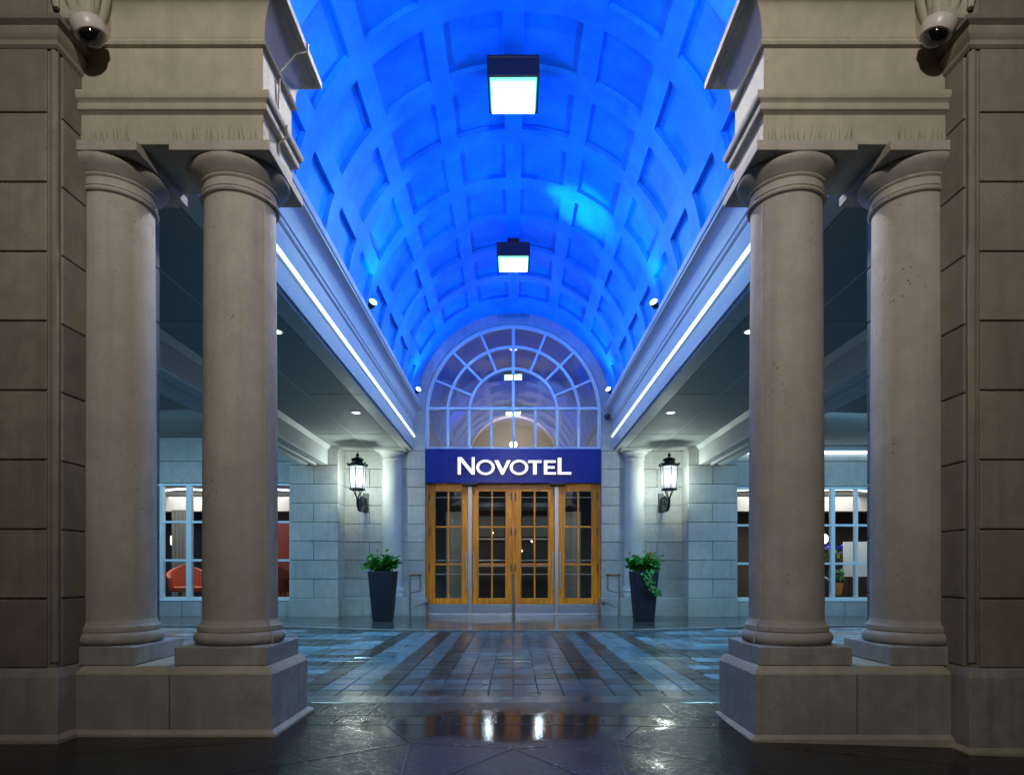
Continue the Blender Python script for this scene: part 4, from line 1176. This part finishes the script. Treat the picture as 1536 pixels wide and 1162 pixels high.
# ------------------------------------------------------------------ interiors behind the glass
lob = thing('lobby', 'dim hotel lobby with a plaster arch seen through the entrance glass', 'room', (0, 15, 0))
mb = MB()
mb.box(-4.2, 4.2, 13.1, 20, -0.06, 0.0); mb.build('lobby_floor', M['int_floor'], lob)
mb = MB(); mb.box(-4.2, 4.2, 13.06, 20, 6.3, 6.4); mb.build('lobby_ceiling', M['int_wall'], lob)
mb = MB(); mb.box(-4.3, -4.2, 13.06, 20, 0, 6.4); mb.box(4.2, 4.3, 13.06, 20, 0, 6.4); mb.build('lobby_side_wall', M['int_wall'], lob)
mb = MB(); mb.box(-2.1, 2.1, 12.95, 15.6, 2.70, 2.95); mb.build('vestibule_ceiling', M['transom'], lob)
# back wall with arch
yb = 18.0
ac = 4.05; ar = 1.25
pts = [(4.2, 2.95), (4.2, 6.3), (-4.2, 6.3), (-4.2, 2.95), (-ar, 2.95)] + [arcpt(ar, PI - PI * i / 24, ac) for i in range(25)] + [(ar, 2.95)]
mb = MB(); mb.prism(pts, 'y', yb, yb + 0.25); mb.build('arched_wall', M['int_wall'], lob)
mb = MB()
o1 = [arcpt(ar + 0.22, PI * i / 24, ac) for i in range(25)] + [arcpt(ar + 0.005, PI - PI * i / 24, ac) for i in range(25)]
mb.prism(o1, 'y', yb - 0.06, yb - 0.004); mb.build('arch_trim', M['int_wall'], lob, bev=0.02)
mb = MB(); mb.box(-2.6, 2.6, 19.85, 20, 0, 6.3); mb.build('back_wall', M['int_cream'], lob)
mb = MB(); mb.box(-2.4, 2.4, 18.7, 18.9, 4.22, 4.50); mb.build('beam', M['int_brown'], lob)
mb = MB(); mb.sphere((0.0, 18.4, 4.55), 0.11, 0.11, 0.09, 16, 10); mb.build('lamp', M['warm'], lob, smooth=60)
mb = MB()
for x in (-1.9, 0.0, 1.9): mb.lathe(x, 15.5, [(0.09, 6.292), (0.001, 6.29)], 16, cap=False)
mb.build('downlight', M['lens'], lob)
# vestibule
mb = MB(); mb.box(-2.1, -2.0, 12.95, 15.6, 0, 2.7); mb.box(2.0, 2.1, 12.95, 15.6, 0, 2.7); mb.build('vestibule_side_wall', M['int_dark'], lob)
mb = MB()
for s in (-1, 1):
    a, b = xr(s, 1.20, 1.62); mb.box(a, b, 15.2, 15.6, 0, 2.3)
mb.build('vestibule_pillar', M['greydoor'], lob, bev=0.01)
mb = MB()
for s in (-1, 1):
    a, b = xr(s, 1.08, 1.17); mb.box(a, b, 15.1, 15.25, 0, 2.4)
    a, b = xr(s, 0.07, 0.16); mb.box(a, b, 15.1, 15.25, 0, 2.4)
mb.box(-1.17, 1.17, 15.1, 15.25, 2.4, 2.5); mb.build('inner_door_frame', M['int_navy'], lob)
mb = MB(); mb.box(-1.0, -0.22, 15.6, 15.65, 1.72, 2.28); mb.box(0.22, 1.0, 15.6, 15.65, 1.72, 2.28); mb.build('inner_transom', M['transom'], lob)
mb = MB(); mb.box(-2.0, 2.0, 15.8, 15.9, 0, 2.7); mb.build('vestibule_back_wall', M['int_navy'], lob)
mb = MB()
for s in (-1, 1):
    for zz in (0.98, 1.62): a, b = xr(s, 0.2, 1.05); mb.box(a, b, 15.02, 15.06, zz, zz + 0.03)
mb.build('inner_push_bar', M['steel'], lob)

# restaurant rooms
for s in (-1, 1):
    nm = 'restaurant_room' if s < 0 else 'lounge_room'
    rm = thing(nm, f'dim room with pale ceiling seen through the {side(s)} window wall', 'room', (s * 7, 15, 0))
    a, b = xr(s, 4.32, 11.2)
    mb = MB(); mb.box(a, b, 12.6, 18, 0.0, 0.08); mb.build('room_floor', M['int_floor'], rm)
    mb = MB(); mb.box(a, b, 12.57, 18, 2.75, 2.85); mb.build('room_ceiling', M['int_ceiling'], rm)
    mb = MB(); mb.box(a, b, 17.0, 17.1, 0, 2.75); mb.build('room_back_wall', M['int_navy'] if s < 0 else M['brown'], rm)
    c, d = xr(s, 4.32, 4.36); mb = MB(); mb.box(c, d, 12.9, 17, 0, 2.75); mb.build('room_side_wall', M['int_navy'], rm)
    mb = MB()
    for off in (0, 1.1):
        pts = [(s * (4.6 + 0.25 * i), 13.5 + off + 0.22 * math.sin(i * 0.85 + off), 2.735) for i in range(26)]
        mb.tube(pts, 0.022, 6)
    mb.build('ceiling_light_strip', M['led_soft'], rm)
    mb = MB(); c, d = xr(s, 5.0, 11); mb.box(c, d, 15.6, 15.9, 2.35, 2.745); mb.build('ceiling_bulkhead', M['int_ceiling'], rm)

def armchair(x, y, rz, mat, label):
    t = thing('armchair', label, 'armchair', (x, y, 0.08), 'armchairs in the restaurant')
    mb = MB()
    for i in range(13):                     # curved shell back
        a = R(-20 + 220 * i / 12)
        r0, r1 = 0.36, 0.30
        h = 0.95 - 0.30 * abs(i - 6) / 6
        mb.v += [(r0 * math.cos(a), r0 * math.sin(a), 0.38), (r0 * 1.14 * math.cos(a), r0 * 1.14 * math.sin(a), h), (r1 * 1.14 * math.cos(a), r1 * 1.14 * math.sin(a), h), (r1 * math.cos(a), r1 * math.sin(a), 0.38)]
    for i in range(12):
        for k in range(4): mb.f.append([4 * i + k, 4 * i + (k + 1) % 4, 4 * i + 4 + (k + 1) % 4, 4 * i + 4 + k]); mb.mi.append(0)
    mb.f += [[0, 1, 2, 3], [51, 50, 49, 48]]; mb.mi += [0, 0]
    rot = Matrix.Translation((x, y, 0.08)) @ Matrix.Rotation(rz, 4, 'Z')
    def put(m_): m_.v = [tuple(rot @ Vector(p)) for p in m_.v]; return m_
    put(mb).build('shell', mat, t, smooth=50)
    mb = MB(); mb.lathe(0, 0, [(0.30, 0.36), (0.315, 0.40), (0.31, 0.45), (0.27, 0.47)], 20); put(mb).build('seat', mat, t, smooth=50)
    for k in range(4):
        a = R(45 + 90 * k); mb = MB(); mb.tube([(0.22 * math.cos(a), 0.22 * math.sin(a), 0.36), (0.28 * math.cos(a), 0.28 * math.sin(a), 0.0)], [0.018, 0.012], 8); put(mb).build('leg', M['brown'], t, smooth=50)
armchair(-6.85, 13.35, R(35), M['rust'], 'rust orange tub armchair behind the left window near the stone pier')
armchair(-6.3, 14.3, R(-20), M['rust'], 'rust orange tub armchair farther back behind the left window')
armchair(-4.95, 13.15, R(185), M['redpanel'], 'dark red tub armchair behind the left window next to the facade pilaster')
mb = MB(); mb.box(-5.75, -4.5, 14.4, 14.46, 0.09, 2.0); o = mb.build('red_partition', M['redpanel'], bev=0.004); tag(o, 'deep red glossy partition behind the left window beside the pilaster', 'partition')
mb = MB()
for i in range(9): mb.tube([(-7.95 + 0.045 * i, 14.8 + 0.02 * (i % 2), 0.085), (-7.95 + 0.045 * i, 14.8 + 0.02 * (i % 2), 2.3)], 0.032, 8)
tag(mb.build('curtain', M['transom'], smooth=60), 'narrow grey curtain hanging deep behind the left window', 'curtain')
t = thing('side_table', 'small white round table among the armchairs behind the left window', 'table', (-6.1, 13.2, 0.08))
mb = MB(); mb.lathe(-6.1, 13.2, [(0.30, 0.60), (0.32, 0.61), (0.32, 0.63), (0.30, 0.64)], 24); mb.build('top', M['white'], t, smooth=40)
mb = MB(); mb.lathe(-6.1, 13.2, [(0.2, 0.082), (0.2, 0.10), (0.03, 0.12), (0.03, 0.60)], 16); mb.build('pedestal', M['white'], t, smooth=40)
t = thing('table_lamp', 'tiny bright white lamp glowing deep behind the left window', 'lamp', (-8.1, 15.3, 0.9))
mb = MB(); mb.lathe(-8.06, 15.0, [(0.05, 1.50), (0.055, 1.60), (0.05, 1.70)], 12); mb.build('shade', M['globe'], t)
mb = MB(); mb.lathe(-8.06, 15.0, [(0.12, 0.082), (0.12, 0.10), (0.012, 0.12), (0.012, 1.50)], 12); mb.build('stand', M['black'], t)
t = thing('glass_bottles', 'cluster of clear bottles on a dark counter behind the left window', 'counter', (-6.6, 15.6, 0))
mb = MB(); mb.box(-7.6, -5.9, 15.6, 16.0, 0.082, 1.1); mb.build('counter', M['int_navy'], t)
for k in range(5):
    bx_ = -6.75 + 0.14 * k; mb = MB(); mb.lathe(bx_, 15.8, [(0.04, 1.101), (0.045, 1.12), (0.045, 1.32), (0.018, 1.40), (0.018, 1.5)], 10); mb.build('bottle', M['window_glass'], t, smooth=50)
t = thing('globe_lamp', 'glowing warm globe lamp on a thin stand behind the right window', 'lamp', (6.76, 14.0, 0.08))
mb = MB(); mb.sphere((6.86, 14.0, 1.585), 0.095, 0.095, 0.11, 16, 12); mb.build('globe', M['globe'], t, smooth=60)
mb = MB(); mb.lathe(6.86, 14.0, [(0.15, 0.082), (0.15, 0.10), (0.012, 0.12), (0.012, 1.48)], 12); mb.build('stand', M['black'], t)
t = thing('display_board', 'pale white display board on a stand behind the right window near the stone pier', 'board', (7.6, 14.0, 0.08))
mb = MB(); mb.box(7.30, 8.3, 14.0, 14.03, 0.75, 1.52); mb.build('panel', M['white'], t, bev=0.003)
for x in (7.45, 8.15): mb = MB(); mb.tube([(x, 14.04, 0.082), (x, 14.04, 0.76)], 0.015, 6); mb.build('leg', M['black'], t)
pr = random.Random(77)
t = thing('flower_display', 'vivid blue and pale yellow flowers on a dark plinth behind the right window', 'flowers', (7.15, 14.2, 0.08))
for mt, nf, spx in (('bluething', 60, 0.24), ('yellow', 26, 0.18), ('leaf2', 40, 0.22)):
    mb = MB()
    for k in range(nf):
        p = Vector((7.14 + pr.uniform(-spx, spx), 14.15 + pr.uniform(-0.1, 0.1), (1.38 if mt == 'bluething' else 1.26 if mt == 'yellow' else 1.2) + pr.uniform(-0.07, 0.07)))
        leaf_quad(mb, p, Vector((pr.uniform(-1, 1), pr.uniform(-1, 0.2), pr.uniform(-0.5, 1))), Vector((0, 0, 1)), 0.08, 0.03)
    mb.build('petals' if mt != 'leaf2' else 'leaves', M[mt], t, fix=False)
mb = MB(); mb.box(7.0, 7.32, 14.05, 14.35, 0.082, 1.12); mb.build('plinth', M['black'], t)
t = thing('pot_plant', 'small leafy plant in a brown pot on the floor behind the right window', 'plant', (7.02, 13.4, 0.08))
mb = MB(); mb.lathe(6.86, 13.4, [(0.08, 0.36), (0.11, 0.62), (0.10, 0.62)], 16); mb.build('pot', M['orange'], t, smooth=40)
mb = MB(); mb.box(6.72, 7.0, 13.26, 13.54, 0.082, 0.358); mb.build('stool', M['black'], t)
mb = MB()
for k in range(60):
    an = pr.uniform(0, 2 * PI); p = Vector((6.86 + pr.uniform(-0.1, 0.1), 13.4 + pr.uniform(-0.1, 0.1), 0.68 + pr.uniform(0, 0.22)))
    leaf_quad(mb, p, Vector((math.cos(an), math.sin(an), pr.uniform(-0.2, 0.8))), Vector((0, 0, 1)), 0.1, 0.022)
mb.build('foliage', M['leaf'], t, fix=False)
t = thing('sofa', 'dark low sofa with a pale piped arm behind the right window beside the column', 'sofa', (6.4, 13.3, 0.08))
mb = MB(); mb.prism([(5.9, 0.12), (6.62, 0.12), (6.62, 0.62), (6.3, 0.82), (5.9, 0.95)], 'y', 13.1, 13.9); mb.build('body', M['int_navy'], t, bev=0.03)
mb = MB(); mb.tube([(5.92, 13.09, 0.96), (6.3, 13.09, 0.83), (6.63, 13.09, 0.63)], 0.018, 6); mb.build('piping', M['white'], t, smooth=50)

# ------------------------------------------------------------------ lights
def lamp(typ, name, loc, power, color, size=0.1, target=None, spot=None, blend=1.0, size_y=None):
    l = bpy.data.lights.new(name, typ); l.energy = power; l.color = color
    if typ == 'AREA':
        l.size = size
        if size_y: l.shape = 'RECTANGLE'; l.size_y = size_y
    else: l.shadow_soft_size = size
    if typ == 'SPOT': l.spot_size = R(spot); l.spot_blend = blend
    o = bpy.data.objects.new(name, l); col.objects.link(o); o.location = loc
    if target is not None:
        o.rotation_euler = (Vector(target) - Vector(loc)).to_track_quat('-Z', 'Y').to_euler()
    return o
# blue floods on the ledges
BLUE = (0.0, 0.145, 1.0)
for s in (-1, 1):
    for y, ty in zip(FL, (5.2, 8.14, 11.2)):
        lamp('SPOT', 'flood_beam', (s * 1.775, y, 4.36), 245, BLUE, 0.05, (s * 0.1, ty, 5.9), 155, 1.0)
lamp('SPOT', 'flood_streak', (-1.775, 8.14, 4.36), 1100, (0.06, 0.62, 1.0), 0.03, (0.95, 8.62, 5.78), 20, 1.0)
# lanterns
for s in (-1, 1):
    lamp('POINT', 'lantern_bulb', (s * 2.945, 11.97, 2.62), 75, (0.84, 1.0, 0.90), 0.065)
# square vault lanterns: faint extra downlight comes from their diffusers; downlights
for s in (-1, 1):
    for y in (6.36, 9.6):
        lamp('SPOT', 'downlight_beam', (s * 2.385, y, ZS - 0.02), 250, (0.36, 0.84, 1.0), 0.05, (s * 2.385, y, 0), 130, 0.9)
# outer bays: cool teal ceiling light
for s in (-1, 1):
    lamp('AREA', 'outer_bay_light', (s * 5.9, 9.6, 3.2), 115, (0.36, 0.69, 0.97), 3.4, (s * 5.7, 11.0, 0), size_y=0.4)
# street light from in front of the portico
lamp('SPOT', 'street_light', (0.0, -0.9, 4.5), 540, (1.0, 0.93, 0.815), 0.12, (0, 3.4, 3.8), 116, 1.0)
lamp('SPOT', 'door_fill_spot', (0, 9.75, 5.62), 400, (1.0, 0.90, 0.74), 0.12, (0, 12.8, 1.4), 41, 0.6)  # added warm fill that brightens the doors, apart from the lantern diffuser
for s in (-1, 1):
    lamp('SPOT', 'entablature_fill_spot', (s * 0.1, 6.2, 5.62), 850, (1.0, 0.93, 0.86), 0.1, (s * 1.36, 3.6, 3.7), 46, 1.0)  # added fill for the inner entablature faces, not part of the lantern
for p, w_ in (((1.3, -19, 3.0), 5), ((-1.6, -24, 3.9), 7), ((0.55, -15, 2.2), 3)):
    lamp('POINT', 'distant_street_lamp', p, w_, (1.0, 0.9, 0.75), 0.075)
# interiors
lamp('AREA', 'lobby_light', (0, 15.0, 6.2), 120, (0.74, 0.88, 1.0), 3.0, (0, 15.5, 0))
lamp('POINT', 'lobby_lamp_glow', (0, 18.42, 4.75), 45, (1.0, 0.86, 0.70), 0.1)
for x_ in (-0.55, 0.6): lamp('AREA', 'vestibule_light', (x_, 14.3, 2.68), 13, (0.85, 0.95, 1.0), 0.14, (x_, 14.3, 0))
lamp('AREA', 'restaurant_light', (-7, 14.3, 2.70), 115, (1.0, 0.93, 0.85), 3.0, (-7, 14.3, 0))
lamp('AREA', 'lounge_light', (7, 14.3, 2.70), 115, (1.0, 0.93, 0.85), 3.0, (7, 14.3, 0))

# night sky and a very weak moon
w = bpy.data.worlds.new('World'); scene.world = w; w.use_nodes = True
nt = w.node_tree
for n in list(nt.nodes): nt.nodes.remove(n)
sky = nt.nodes.new('ShaderNodeTexSky'); sky.sky_type = 'NISHITA'; sky.sun_disc = False
sky.sun_elevation = R(10.0); sky.sun_rotation = R(200)
bg = nt.nodes.new('ShaderNodeBackground'); bg.inputs['Strength'].default_value = 0.0022
wo = nt.nodes.new('ShaderNodeOutputWorld')
nt.links.new(sky.outputs[0], bg.inputs[0]); nt.links.new(bg.outputs[0], wo.inputs[0])

# ------------------------------------------------------------------ camera
cd = bpy.data.cameras.new('camera'); cam = bpy.data.objects.new('camera', cd); col.objects.link(cam)
cam.location = (0, 0, CAMZ); cam.rotation_euler = (R(90), 0, 0)
cd.sensor_fit = 'HORIZONTAL'; cd.sensor_width = 36
cd.lens = 36 * 950 / 1536
cd.shift_x = -2 / 1536; cd.shift_y = (857 - 581) / 1536
cd.clip_start = 0.05; cd.clip_end = 500
scene.camera = cam
scene.view_settings.view_transform = 'Standard'
scene.view_settings.look = 'None'
scene.view_settings.exposure = 0
scene.cycles.use_denoising = True
scene.cycles.max_bounces = 8
scene.cycles.diffuse_bounces = 4
scene.cycles.glossy_bounces = 4
scene.cycles.transparent_max_bounces = 12
scene.cycles.sample_clamp_indirect = 6
scene.cycles.caustics_reflective = False
